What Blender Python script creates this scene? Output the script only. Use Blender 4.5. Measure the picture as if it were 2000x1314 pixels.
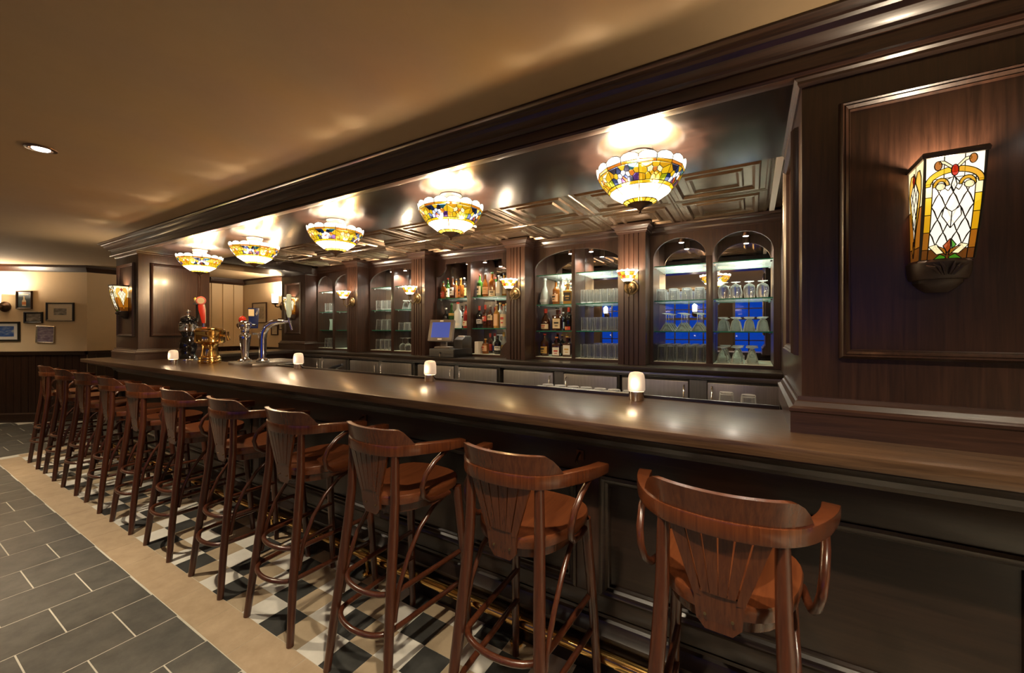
import bpy, bmesh, math, random
from mathutils import Vector, Matrix
R = random.Random(7)
PI = math.pi
for o in list(bpy.data.objects): bpy.data.objects.remove(o)
SC = bpy.context.scene
COL = SC.collection

# ------------------------------------------------------------------ camera, world, exposure
# Camera stands at x=0,y=0, 1.40 m high; the bar runs along X, depth is +Y.
cam = bpy.data.cameras.new('camera'); camo = bpy.data.objects.new('camera', cam); COL.objects.link(camo)
camo.location = (0, 0, 1.40)
camo.rotation_euler = (PI/2, 0, math.atan2(0.5130, 0.8584))
cam.sensor_width = 36.0; cam.lens = 786.46/2000*36.0; cam.shift_y = -16/2000
cam.clip_start = 0.02
SC.camera = camo
W = bpy.data.worlds.new('dusk'); SC.world = W; W.use_nodes = True
_bg = W.node_tree.nodes['Background']; _bg.inputs[0].default_value = (0.006, 0.075, 0.62, 1); _bg.inputs[1].default_value = 0.6
SC.view_settings.view_transform = 'Standard'; SC.view_settings.look = 'None'
SC.view_settings.exposure = 0.0; SC.view_settings.gamma = 1.0; SC.view_settings.use_curve_mapping = False

BOWL_W, LANTERN_W, SCONCE_W, WALL_SCONCE_W, DOWN_W, PUCK_W, CANDLE_W = 200, 12, 26, 72, 240, 75, 0.25
CEIL = 2.35

# ------------------------------------------------------------------ mesh helpers
class MB:
    def __init__(s): s.v = []; s.f = []
    def add(s, vs, fs):
        o = len(s.v); s.v += [tuple(x) for x in vs]; s.f += [tuple(i+o for i in q) for q in fs]; return s
    def box(s, x0, x1, y0, y1, z0, z1):
        return s.add([(x0,y0,z0),(x1,y0,z0),(x1,y1,z0),(x0,y1,z0),(x0,y0,z1),(x1,y0,z1),(x1,y1,z1),(x0,y1,z1)],
              [(0,3,2,1),(4,5,6,7),(0,1,5,4),(1,2,6,5),(2,3,7,6),(3,0,4,7)])
    def tube(s, pts, r, n=8, closed=False):
        pts = [Vector(p) for p in pts]; m = len(pts); rr = r if isinstance(r, (list, tuple)) else [r]*m
        vs = []; prev = None
        for i, p in enumerate(pts):
            a = pts[i-1] if (i > 0 or closed) else p
            b = pts[(i+1) % m] if (i < m-1 or closed) else p
            t = (b-a).normalized()
            if prev is None:
                u = t.orthogonal().normalized()
            else:
                u = (prev - t*prev.dot(t)).normalized()
            prev = u; w = t.cross(u)
            for k in range(n):
                c = 2*PI*k/n; vs.append(p + (u*math.cos(c)+w*math.sin(c))*rr[i])
        fs = []
        for i in range(m if closed else m-1):
            j = (i+1) % m
            for k in range(n):
                l = (k+1) % n; fs.append((i*n+k, i*n+l, j*n+l, j*n+k))
        if not closed: fs += [tuple(range(n))[::-1], tuple(range((m-1)*n, m*n))]
        return s.add(vs, fs)
    def ribbon(s, pts, w, h, up=(0,0,1)):
        """rectangular bar swept along pts: w across, h along up; w,h scalars or lists"""
        pts = [Vector(p) for p in pts]; m = len(pts); up = Vector(up)
        ww = w if isinstance(w, (list, tuple)) else [w]*m; hh = h if isinstance(h, (list, tuple)) else [h]*m
        vs = []
        for i, p in enumerate(pts):
            t = (pts[min(i+1, m-1)]-pts[max(i-1, 0)]).normalized(); sd = t.cross(up).normalized(); u2 = sd.cross(t).normalized()
            for a, b in ((-1,-1),(1,-1),(1,1),(-1,1)): vs.append(p+sd*a*ww[i]/2+u2*b*hh[i]/2)
        fs = [(3,2,1,0), tuple(range(4*m-4, 4*m))]
        for i in range(m-1):
            for k in range(4):
                l = (k+1) % 4; fs.append((i*4+k, i*4+l, i*4+4+l, i*4+4+k))
        return s.add(vs, fs)
    def lathe(s, prof, n=24, c=(0,0,0), cap=True):
        m = len(prof); vs = []
        for r, z in prof:
            for k in range(n):
                a = 2*PI*k/n; vs.append((c[0]+r*math.cos(a), c[1]+r*math.sin(a), c[2]+z))
        fs = []
        for i in range(m-1):
            for k in range(n):
                l = (k+1) % n; fs.append((i*n+k, i*n+l, i*n+n+l, i*n+n+k))
        if cap: fs += [tuple(range(n))[::-1], tuple(range((m-1)*n, m*n))]
        return s.add(vs, fs)
    def prism(s, poly, a0, a1, axis='x'):
        """poly in the two other axes (in xyz order), extruded along axis"""
        n = len(poly); vs = []
        for a in (a0, a1):
            for p, q in poly:
                vs.append({'x': (a,p,q), 'y': (p,a,q), 'z': (p,q,a)}[axis])
        fs = [tuple(range(n))[::-1], tuple(range(n, 2*n))]
        for i in range(n):
            j = (i+1) % n; fs.append((i, j, n+j, n+i))
        return s.add(vs, fs)
    def mould(s, path, prof, closed=False, fr=None):
        """profile (out,n) swept with mitres along a 2-D path; out is to the right of travel. fr=(O,U,V,N)"""
        O, U, V, N = [Vector(x) for x in (fr or ((0,0,0),(1,0,0),(0,1,0),(0,0,1)))]
        P = [Vector(p) for p in path]; m = len(P); vs = []; n = len(prof)
        for i in range(m):
            d1 = (P[i]-P[i-1]).normalized() if (i > 0 or closed) else None
            d2 = (P[(i+1) % m]-P[i]).normalized() if (i < m-1 or closed) else None
            if d1 is None: d1 = d2
            if d2 is None: d2 = d1
            n1 = Vector((d1.y, -d1.x)); n2 = Vector((d2.y, -d2.x)); b = (n1+n2)
            b = b/max(b.length_squared, 1e-6)*2
            for o, h in prof:
                q = P[i]+b*o; vs.append(O+U*q.x+V*q.y+N*h)
        fs = []
        for i in range(m if closed else m-1):
            j = (i+1) % m
            for k in range(n):
                l = (k+1) % n; fs.append((i*n+k, i*n+l, j*n+l, j*n+k))
        if not closed: fs += [tuple(range(n)), tuple(range((m-1)*n, m*n))[::-1]]
        return s.add(vs, fs)

def mesh_of(name, mb, mat, smooth=None, bev=0):
    me = bpy.data.meshes.new(name); me.from_pydata(mb.v, [], mb.f)
    bm = bmesh.new(); bm.from_mesh(me)
    bmesh.ops.recalc_face_normals(bm, faces=bm.faces)
    if bev:
        es = [e for e in bm.edges if len(e.link_faces) == 2 and e.calc_face_angle(0) > 0.6]
        bmesh.ops.bevel(bm, geom=es, offset=bev, segments=2, affect='EDGES', profile=0.6)
        if smooth is None: smooth = 40
    bm.to_mesh(me); bm.free()
    if smooth:
        me.polygons.foreach_set('use_smooth', [True]*len(me.polygons)); me.set_sharp_from_angle(angle=math.radians(smooth))
    me.materials.append(mat)
    return me
def obj(name, mb, mat, parent=None, smooth=None, bev=0, loc=None):
    me = mb if isinstance(mb, bpy.types.Mesh) else mesh_of(name, mb, mat, smooth, bev)
    o = bpy.data.objects.new(name, me); COL.objects.link(o)
    if parent: o.parent = parent
    if loc: o.location = loc
    return o
def tag(o, label, cat, group=None):
    o['label'] = label; o['category'] = cat
    if group: o['group'] = group
    return o
def struct(o): o['kind'] = 'structure'; return o
def stuff(o): o['kind'] = 'stuff'; return o
def thing(name, label, cat, loc=(0,0,0), rz=0, group=None):
    o = bpy.data.objects.new(name, None); o.empty_display_size = 0.1; COL.objects.link(o)
    o.location = loc; o.rotation_euler = (0,0,rz)
    return tag(o, label, cat, group)
def dup(o, parent=None):
    c = o.copy(); COL.objects.link(c)
    if parent: c.parent = parent
    for ch in list(o.children): dup(ch, c)
    return c
def light(name, kind, energy, color, loc, parent=None, size=0.03, spot=None, blend=0.5, rot=None):
    l = bpy.data.lights.new(name, kind); l.energy = energy; l.color = color; l.shadow_soft_size = size
    if spot: l.spot_size = math.radians(spot); l.spot_blend = blend
    o = bpy.data.objects.new(name, l); COL.objects.link(o); o.location = loc
    if rot: o.rotation_euler = rot
    if parent: o.parent = parent
    return o
WARM = (1.0, 0.80, 0.56)

# ------------------------------------------------------------------ materials
def newmat(name):
    m = bpy.data.materials.new(name); m.use_nodes = True
    nt = m.node_tree; return m, nt, nt.nodes['Principled BSDF']
def setp(b, **k):
    for n, v in k.items():
        n = n.replace('_', ' ')
        b.inputs[n].default_value = (v + (1,) if isinstance(v, tuple) and len(v) == 3 else v)
def noise_ramp(nt, scale, detail, c0, c1, p0=0.3, p1=0.7, mapscale=(1,1,1), rough=0.6, dist=0.0):
    tc = nt.nodes.new('ShaderNodeTexCoord'); mp = nt.nodes.new('ShaderNodeMapping'); mp.inputs['Scale'].default_value = mapscale
    nz = nt.nodes.new('ShaderNodeTexNoise'); nz.inputs['Scale'].default_value = scale; nz.inputs['Detail'].default_value = detail
    nz.inputs['Roughness'].default_value = rough; nz.inputs['Distortion'].default_value = dist
    rp = nt.nodes.new('ShaderNodeValToRGB'); e = rp.color_ramp.elements
    e[0].position = p0; e[0].color = c0 + (1,); e[1].position = p1; e[1].color = c1 + (1,)
    L = nt.links; L.new(tc.outputs['Object'], mp.inputs[0]); L.new(mp.outputs[0], nz.inputs['Vector']); L.new(nz.outputs['Fac'], rp.inputs[0])
    return nz, rp
def bump(nt, b, src, strength, dist=0.002):
    bp = nt.nodes.new('ShaderNodeBump'); bp.inputs['Strength'].default_value = strength; bp.inputs['Distance'].default_value = dist
    nt.links.new(src, bp.inputs['Height']); nt.links.new(bp.outputs[0], b.inputs['Normal'])
def mat(name, color, rough=0.5, metal=0.0, **k):
    m, nt, b = newmat(name); setp(b, Base_Color=color, Roughness=rough, Metallic=metal, **k); return m
def grain(name, c0, c1, axis, rough=0.35, coat=0.3, fine=1.0, bstr=0.25):
    m, nt, b = newmat(name); sc = [26*fine]*3; sc['xyz'.index(axis)] = 1.2*fine
    nz, rp = noise_ramp(nt, 3.0, 6, c0, c1, 0.32, 0.72, tuple(sc), 0.65, 0.6)
    nt.links.new(rp.outputs[0], b.inputs['Base Color']); setp(b, Roughness=rough, Coat_Weight=coat, Coat_Roughness=0.18)
    bump(nt, b, nz.outputs['Fac'], bstr, 0.0015); return m
def speckle(name, c0, c1, scale, rough, bstr=0.1, mapscale=(1,1,1)):
    m, nt, b = newmat(name); nz, rp = noise_ramp(nt, scale, 8, c0, c1, 0.3, 0.7, mapscale, 0.7)
    nt.links.new(rp.outputs[0], b.inputs['Base Color']); setp(b, Roughness=rough)
    if bstr: bump(nt, b, nz.outputs['Fac'], bstr, 0.001)
    return m
def glow(name, color, strength, base=None, rough=0.25):
    m, nt, b = newmat(name); setp(b, Base_Color=base or color, Roughness=rough, Emission_Color=color, Emission_Strength=strength); return m
def thin_glass(name, tint, gloss=0.10, frost=0.0, edge=0.6, fcol=(0.85,0.9,0.9)):
    m = bpy.data.materials.new(name); m.use_nodes = True; nt = m.node_tree; nt.nodes.clear(); L = nt.links
    out = nt.nodes.new('ShaderNodeOutputMaterial'); tr = nt.nodes.new('ShaderNodeBsdfTransparent'); tr.inputs[0].default_value = tint + (1,)
    gl = nt.nodes.new('ShaderNodeBsdfGlossy'); gl.inputs['Roughness'].default_value = 0.03
    lw = nt.nodes.new('ShaderNodeLayerWeight'); lw.inputs['Blend'].default_value = 0.35
    mr = nt.nodes.new('ShaderNodeMapRange'); mr.inputs['To Min'].default_value = gloss; mr.inputs['To Max'].default_value = edge
    L.new(lw.outputs['Facing'], mr.inputs['Value'])
    mx = nt.nodes.new('ShaderNodeMixShader'); L.new(mr.outputs[0], mx.inputs[0]); L.new(tr.outputs[0], mx.inputs[1]); L.new(gl.outputs[0], mx.inputs[2])
    last = mx
    if frost:
        df = nt.nodes.new('ShaderNodeBsdfDiffuse'); df.inputs[0].default_value = fcol + (1,)
        tl = nt.nodes.new('ShaderNodeBsdfTranslucent'); tl.inputs[0].default_value = fcol + (1,)
        ad = nt.nodes.new('ShaderNodeMixShader'); ad.inputs[0].default_value = 0.5; L.new(df.outputs[0], ad.inputs[1]); L.new(tl.outputs[0], ad.inputs[2])
        m2 = nt.nodes.new('ShaderNodeMixShader'); m2.inputs[0].default_value = frost; L.new(mx.outputs[0], m2.inputs[1]); L.new(ad.outputs[0], m2.inputs[2]); last = m2
    L.new(last.outputs[0], out.inputs[0]); return m

D0, D1 = (0.015, 0.0060, 0.0034), (0.048, 0.0195, 0.0108)
M = {}
M['wx'] = grain('dark_oak_x', D0, D1, 'x', 0.36)
M['wy'] = grain('dark_oak_y', D0, D1, 'y', 0.36)
M['wz'] = grain('dark_oak_z', D0, D1, 'z', 0.36)
M['bartop'] = grain('bar_top_oak', (0.028,0.014,0.007), (0.090,0.048,0.024), 'x', 0.30, 0.25, 0.9, 0.55)
M['counter'] = grain('counter_oak', (0.008,0.0055,0.0035), (0.026,0.017,0.011), 'x', 0.30, 0.4, 0.8, 0.12)
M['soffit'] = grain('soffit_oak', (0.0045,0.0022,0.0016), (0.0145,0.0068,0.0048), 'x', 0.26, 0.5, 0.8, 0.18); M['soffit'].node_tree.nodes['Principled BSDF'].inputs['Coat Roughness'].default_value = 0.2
M['bar_front'] = grain('bar_front_oak', (0.0062,0.003,0.0019), (0.020,0.0100,0.0062), 'x', 0.34)
M['stool'] = grain('stool_beech', (0.056,0.0135,0.0046), (0.116,0.032,0.0098), 'z', 0.27, 0.6, 1.4, 0.06)
M['stool_dark'] = grain('stool_leg_beech', (0.042,0.0105,0.0045), (0.090,0.024,0.009), 'z', 0.30, 0.5, 1.4, 0.06)
M['seat'] = grain('stool_seat_ply', (0.085,0.022,0.0075), (0.155,0.045,0.0145), 'y', 0.30, 0.5, 1.2, 0.06)
M['ceiling'] = speckle('ceiling_paint', (0.31,0.215,0.118), (0.335,0.232,0.128), 6, 0.85, 0.02)
M['wall'] = speckle('beige_wall_paint', (0.70,0.54,0.34), (0.74,0.57,0.365), 5, 0.8, 0.02)
M['slate'] = speckle('slate_tile', (0.050,0.048,0.043), (0.115,0.108,0.094), 9, 0.42, 0.12)
M['beige_tile'] = speckle('beige_border_tile', (0.355,0.255,0.160), (0.475,0.355,0.235), 8, 0.45, 0.06)
M['beige_sq'] = speckle('beige_square_tile', (0.34,0.26,0.170), (0.43,0.335,0.225), 8, 0.45, 0.05)
M['white_tile'] = speckle('white_square_tile', (0.60,0.575,0.52), (0.72,0.69,0.63), 10, 0.42, 0.04)
M['black_tile'] = speckle('charcoal_square_tile', (0.028,0.028,0.027), (0.062,0.061,0.057), 10, 0.4, 0.1)
M['grout'] = speckle('grout', (0.50,0.47,0.40), (0.60,0.57,0.49), 30, 0.9, 0.1)
M['brass'] = mat('polished_brass', (0.83,0.52,0.17), 0.14, 1.0)
M['aged_brass'] = mat('aged_brass', (0.23,0.165,0.085), 0.38, 0.9)
M['bronze'] = mat('bronze', (0.11,0.062,0.038), 0.35, 0.8)
M['chrome'] = mat('chrome', (0.82,0.82,0.84), 0.06, 1.0)
M['steel'] = grain('brushed_steel', (0.50,0.50,0.50), (0.64,0.63,0.62), 'z', 0.30, 0.0, 1.0, 0.03); M['steel'].node_tree.nodes['Principled BSDF'].inputs['Metallic'].default_value = 1
M['steel_x'] = grain('brushed_steel_x', (0.50,0.50,0.50), (0.66,0.65,0.64), 'x', 0.25, 0.0, 1.0, 0.03); M['steel_x'].node_tree.nodes['Principled BSDF'].inputs['Metallic'].default_value = 1
M['mirror'] = mat('mirror_silver', (0.88,0.90,0.90), 0.01, 1.0)
M['shelf_glass'] = thin_glass('shelf_glass', (0.90,0.97,0.94), 0.06, 0.10, 0.5, (0.8,0.9,0.85))
M['shelf_edge'] = mat('green_glass_edge', (0.02,0.20,0.12), 0.12, 0.0, Transmission_Weight=0.3, IOR=1.5)
M['pane'] = thin_glass('window_pane', (0.97,0.98,1.0), 0.02, 0.0, 0.35)
M['liner'] = mat('white_shelf_liner', (0.72,0.74,0.68), 0.6)
M['glass'] = thin_glass('clear_glassware', (0.95,0.97,0.97), 0.10, 0.15, 0.8, (0.95,0.97,0.97))
M['glass_rim'] = thin_glass('thick_clear_glassware', (0.92,0.95,0.94), 0.14, 0.22, 0.8, (0.95,0.97,0.97))
M['frosted'] = thin_glass('frosted_glassware', (0.85,0.93,0.90), 0.08, 0.6, 0.4, (0.72,0.82,0.78))
M['tin'] = speckle('antique_tin', (0.12,0.075,0.042), (0.30,0.20,0.125), 7, 0.27, 0.25, (1,3,1)); setp(M['tin'].node_tree.nodes['Principled BSDF'], Metallic=0.85)
M['white_paint'] = mat('white_paint', (0.72,0.68,0.62), 0.5)
M['black'] = mat('black_plastic', (0.012,0.012,0.013), 0.35)
M['darkgrey'] = mat('dark_grey_plastic', (0.05,0.047,0.045), 0.4)
M['grey'] = mat('grey_plastic', (0.17,0.17,0.17), 0.4)
M['taupe'] = mat('taupe_plastic', (0.12,0.095,0.072), 0.4)
M['screen'] = glow('lit_screen', (0.055,0.08,0.30), 1.0, (0.01,0.01,0.03), 0.2)
M['paper'] = mat('white_paper', (0.75,0.72,0.66), 0.7)
M['ceramic'] = mat('black_ceramic', (0.006,0.006,0.008), 0.06, 0.0, Coat_Weight=1.0)
M['red'] = mat('red_enamel', (0.50,0.03,0.015), 0.25)
M['pinkred'] = mat('faded_red_badge', (0.55,0.13,0.10), 0.35)
M['blue'] = mat('navy_enamel', (0.008,0.018,0.10), 0.25)
M['cream'] = mat('cream_enamel', (0.72,0.62,0.42), 0.35)
M['yellow'] = mat('yellow_enamel', (0.65,0.45,0.04), 0.3)
M['lead'] = mat('lead_came', (0.012,0.010,0.008), 0.5, 0.3)
M['carved'] = speckle('carved_brown_resin', (0.030,0.019,0.014), (0.055,0.036,0.027), 20, 0.45, 0.15)
M['bulb'] = glow('lit_bulb', (1.0,0.82,0.58), 8)
M['led'] = glow('lit_lens', (1.0,0.93,0.82), 40)
M['fr_black'] = mat('black_frame', (0.012,0.010,0.009), 0.3)
M['fr_brown'] = mat('brown_frame', (0.06,0.03,0.02), 0.35)
M['matboard'] = mat('cream_matboard', (0.62,0.54,0.42), 0.8)
M['matwhite'] = mat('white_matboard', (0.66,0.64,0.60), 0.8)
def print_mat(name, cols, scale=9, mapscale=(1,1,2.5)):
    m, nt, b = newmat(name); nz, rp = noise_ramp(nt, scale, 5, cols[0], cols[-1], 0.3, 0.7, mapscale, 0.6)
    for i, c in enumerate(cols[1:-1]):
        e = rp.color_ramp.elements.new(0.3+0.4*(i+1)/(len(cols)-1)); e.color = c + (1,)
    nt.links.new(rp.outputs[0], b.inputs['Base Color']); setp(b, Roughness=0.5); return m
M['pr_grey'] = print_mat('grey_photo_print', [(0.05,0.05,0.045),(0.20,0.19,0.17),(0.45,0.43,0.40)])
M['pr_blue'] = print_mat('blue_photo_print', [(0.01,0.04,0.22),(0.05,0.12,0.35),(0.40,0.42,0.42)])
M['pr_mix'] = print_mat('purple_photo_print', [(0.10,0.05,0.09),(0.25,0.20,0.28),(0.5,0.45,0.45)], 14)
M['pr_teal'] = print_mat('dark_teal_print', [(0.02,0.035,0.05),(0.05,0.08,0.10)], 6)
M['pr_cream'] = print_mat('cream_drawing_print', [(0.30,0.26,0.20),(0.55,0.48,0.38)], 12)
# glowing stained glass colours
def pane_mat(n, c, s):
    # lit coloured glass: part of the bulb's light passes straight through, tinted
    m = glow('stained_glass_'+n, c, s, tuple(min(1, x*0.08) for x in c), 0.15); M['g_'+n] = m; nt = m.node_tree
    tr = nt.nodes.new('ShaderNodeBsdfTransparent'); k = 0.35+0.65*max(0, min(1, min(c)/max(c))); tr.inputs[0].default_value = tuple((x/max(c))*0.45+0.42 for x in c)+(1,)
    mx = nt.nodes.new('ShaderNodeMixShader'); mx.inputs[0].default_value = 0.45; b = nt.nodes['Principled BSDF']; out = nt.nodes['Material Output']
    nt.links.new(b.outputs[0], mx.inputs[1]); nt.links.new(tr.outputs[0], mx.inputs[2]); nt.links.new(mx.outputs[0], out.inputs[0])
for n, c, s in (('white',(1.0,0.93,0.78),3.2),('hot',(1.0,0.86,0.64),9),('lampwhite',(1.0,0.90,0.70),1.7),('cream',(1.0,0.80,0.46),1.5),('yellow',(0.95,0.63,0.012),1.05),('gold',(0.85,0.47,0.008),0.95),('orange',(0.95,0.33,0.02),0.8),
                ('amber',(0.70,0.26,0.015),0.55),('brown',(0.30,0.10,0.01),0.45),('red',(0.75,0.03,0.01),0.7),('blue',(0.015,0.05,0.16),0.5),('teal',(0.02,0.16,0.20),0.5),
                ('purple',(0.10,0.03,0.22),0.5),('green',(0.07,0.30,0.01),0.8),('lime',(0.50,0.55,0.01),0.8),('navy',(0.012,0.016,0.035),0.4),('ice',(0.80,0.85,1.0),1.3),('rust',(0.55,0.10,0.01),0.7)):
    pane_mat(n, c, s)
M['shade_white'] = glow('lit_opal_shade', (1.0,0.84,0.60), 3.5, (0.8,0.8,0.75))
M['candle_frost'] = glow('frosted_candle_shade', (1.0,0.70,0.48), 0.36, (0.75,0.70,0.66), 0.4)
M['flame'] = glow('candle_flame', (1.0,0.75,0.42), 9)

# ------------------------------------------------------------------ room shell
def sbox(name, m, *b, bev=0): return struct(obj(name, MB().box(*b), m, bev=bev))
floor = sbox('floor', M['grout'], -11.6, 3.4, -2.8, 4.3, -0.08, -0.0008)
sbox('ceiling', M['ceiling'], -11.6, 3.4, -2.8, 4.3, CEIL, CEIL+0.1)
sbox('wall_back', M['wall'], -8.8, 3.4, 4.12, 4.24, 0, CEIL)
sbox('wall_right', M['wall'], 3.2, 3.32, -2.8, 1.6, 0, CEIL)
# left wall: straight part, then a splayed part
KX, KY = -8.68, 1.94; dA = Vector((-0.7929, -0.6093, 0)); nA = Vector((0.6093, -0.7929, 0))
sbox('wall_left', M['wall'], -8.80, -8.68, 1.94, 4.12, 0, CEIL)
A = Vector((KX, KY, 0)); B = A+dA*3.4
mb = MB(); mb.prism([(A.x,A.y),(B.x,B.y),((B-nA*0.12).x,(B-nA*0.12).y),((A-nA*0.12).x,(A-nA*0.12).y)], 0, CEIL, 'z')
struct(obj('wall_splayed', mb, M['wall']))
sbox('wall_far_left', M['wall'], -11.5, -11.38, -2.8, -0.1, 0, CEIL)
# wall behind the camera with a row of tall windows on the dusk
WX = [(-3.6,-2.3),(-2.0,-0.7),(-0.4,0.9)]
fw = MB(); xs = -11.5
for a, b in WX: fw.box(xs, a, -2.72, -2.6, 0, CEIL); fw.box(a, b, -2.72, -2.6, 0, 0.75); fw.box(a, b, -2.72, -2.6, 2.12, CEIL); xs = b
fw.box(xs, 3.3, -2.72, -2.6, 0, CEIL)
struct(obj('wall_front', fw, mat('dark_brown_paint', (0.085,0.05,0.03), 0.6)))
for i, (a, b) in enumerate(WX):
    wd = struct(obj('window_%d' % (i+1), MB().mould([(a,0.75),(a,2.12),(b,2.12),(b,0.75)], [(0,0),(0.05,0),(0.05,0.06),(0,0.06)], True, ((0,-2.66,0),(1,0,0),(0,0,1),(0,1,0))), M['wz']))
    g = MB(); g.box(a+0.03, b-0.03, -2.65, -2.62, 1.60, 1.66)
    for k in range(1, 4): x = a+(b-a)*k/4; g.box(x-0.015, x+0.015, -2.645, -2.625, 0.78, 2.09)
    for z in (1.12, 1.38, 1.86): g.box(a+0.03, b-0.03, -2.645, -2.625, z-0.012, z+0.012)
    obj('muntin_grid', g, M['wz'], wd)
    obj('pane', MB().box(a+0.03, b-0.03, -2.69, -2.684, 0.77, 2.1), M['pane'], wd)
# end wall of the bar area behind the right pier
sbox('wall_bar_end', M['wz'], 0.19, 0.30, 2.25, 4.12, 0, 2.324)

# floor tiles
def tile(nm, mats, x0, x1, y0, y1, g=0.0022, t=0.0):
    b = MB().box(x0+g, x1-g, y0+g, y1-g, -0.012, t); obj(nm, b, mats, floor)
XR, P = -2.407, 0.306
def splay_y(x):   # floor edge along the splayed wall
    return KY+(x-KX)*dA.y/dA.x if x < KX else 9
far = MB()
for k in range(-29, 12):
    x0 = XR+k*P; x1 = x0+P; off = 0.694 if k % 2 else 0.540
    if x1 < -11.0: continue
    ys = []; y = off
    while y > -2.4: ys.append(y); y -= P
    edges = sorted(ys)
    lim = 0.851 if x0 > -6.99 else min(4.1, splay_y(x0)-0.01)
    y = off+P
    while y < lim: edges.append(y); y += P
    edges.append(lim)
    if x0 < -6.98 < x1: edges = sorted(set(edges+[0.851]))
    for a, b in zip(edges[:-1], edges[1:]):
        if b-a < 0.02: continue
        cxx, cyy = (x0+x1)/2, (a+b)/2
        dpt = -0.5130*cxx+0.8584*cyy; r = 0.8584*cxx+0.5130*cyy
        vis = dpt > 0.4 and -1.32 < r/dpt < 0.2 and 786*1.4/max(dpt, 0.1) < 800
        hidden = cxx > -6.99 and cyy > 0.86
        if hidden: continue
        xa = x0; xb = x1
        if xa < -6.98 < xb and cyy > 0.851: xb = -6.98
        if vis: tile('slate_tile', M['slate'], xa, xb, a, b, 0.0028 if True else 0)
        else: far.box(xa+0.003, xb-0.003, a+0.003, b-0.003, -0.012, 0)
stuff(obj('outer_slate_tiles', far, M['slate'], floor))
x = -1.935-0.309*16
XB0 = -6.98
while x < 2.6:
    a = max(x, XB0)
    if x+0.309 > XB0+0.05: tile('border_tile', M['beige_tile'], a, x+0.309, 0.851, 1.021, 0.0012)
    x += 0.309
for k in range(5): tile('border_tile', M['beige_tile'], XB0, -6.81, 1.021+0.309*k, min(1.021+0.309*(k+1), 2.5), 0.0012)
CM = [M['beige_sq'], M['white_tile'], M['black_tile']]
rest = [MB(), MB(), MB()]
for k in range(-34, 29):
    for r in range(0, 10 if k < -28 else 4):
        x0 = -1.857+0.1535*k; y0 = 1.021+0.1535*r
        xa = max(x0, -6.81)
        if x0+0.1535 < -6.76: continue
        ci = (k+r) % 3
        if -32 < k < 14: tile('square_tile', CM[ci], xa, x0+0.1535, y0, y0+0.1535, 0.0008)
        else: rest[ci].box(xa+0.001, x0+0.1525, y0+0.001, y0+0.1525, -0.012, 0)
for i in range(3): stuff(obj('outer_square_tiles', rest[i], CM[i], floor))

# left wall dressing: wainscot boards, cap, crown
def wainscot(name, fr, length, bw=0.095):
    w = struct(obj(name, MB().mould([(0,0),(length,0)], [(0,1.0),(0.035,1.0),(0.045,1.03),(0.045,1.055),(0,1.055)], fr=fr), M['wx'], smooth=30))
    O, U, V, N = [Vector(v) for v in fr]
    n = int(length/bw); bw = length/n
    base = MB()
    def q(u, v, z): return O+U*u+V*v+N*z
    for i in range(n):
        b = MB(); vs = []
        for z in (0.14, 1.0):
            for u, v in ((i*bw+0.003,0),((i+1)*bw-0.003,0),((i+1)*bw-0.003,-0.012),(i*bw+0.003,-0.012)): vs.append(q(u, v, z))
        b.add(vs, [(0,1,2,3),(4,5,6,7),(0,1,5,4),(1,2,6,5),(2,3,7,6),(3,0,4,7)])
        obj('wainscot_board', b, M['wz'], w)
    obj('base_board', MB().mould([(0,0),(length,0)], [(0,0),(0.03,0),(0.03,0.12),(0.02,0.14),(0,0.14)], fr=fr), M['wx'], w)
    return w
frA = (tuple(B), tuple(-dA), tuple(-nA), (0,0,1))
frB = ((KX+0.0,KY,0), (0,1,0), (-1,0,0), (0,0,1))
wainscot('trim_1', frA, 3.4); wainscot('trim_2', frB, 2.18)
CRW = [(0,2.25),(0.012,2.25),(0.02,2.275),(0.055,2.315),(0.06,2.35),(0,2.35)]
struct(obj('trim_3', MB().mould([(B.x,B.y),(A.x,A.y),(-8.68,4.12),(-6.5,4.12)], CRW), M['wx'], smooth=30))
struct(obj('trim_4', MB().mould([(-8.68,4.12),(-6.4,4.12)], [(0,0),(0.025,0),(0.025,1.0),(0.05,1.03),(0.05,1.055),(0,1.055)]), M['wx'], smooth=30))
# fluted corner pilaster on the left wall with a dark capital
cp = MB(); cp.box(-8.68, -8.62, 3.56, 3.69, 1.055, 2.25); cp.box(-8.68, -8.62, 3.745, 3.86, 1.055, 2.25); cp.box(-8.68, -8.62, 3.93, 4.08, 1.055, 2.25); cp.box(-8.68,-8.645,3.5,4.1,1.055,2.25)
struct(obj('wall_corner_pilaster', cp, M['wall']))
struct(obj('trim_5', MB().mould([(-8.62,3.52),(-8.62,4.1)], [(0,2.24),(0.02,2.24),(0.05,2.28),(0.07,2.33),(0.07,2.349),(0,2.349)]), M['wx']))

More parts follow.
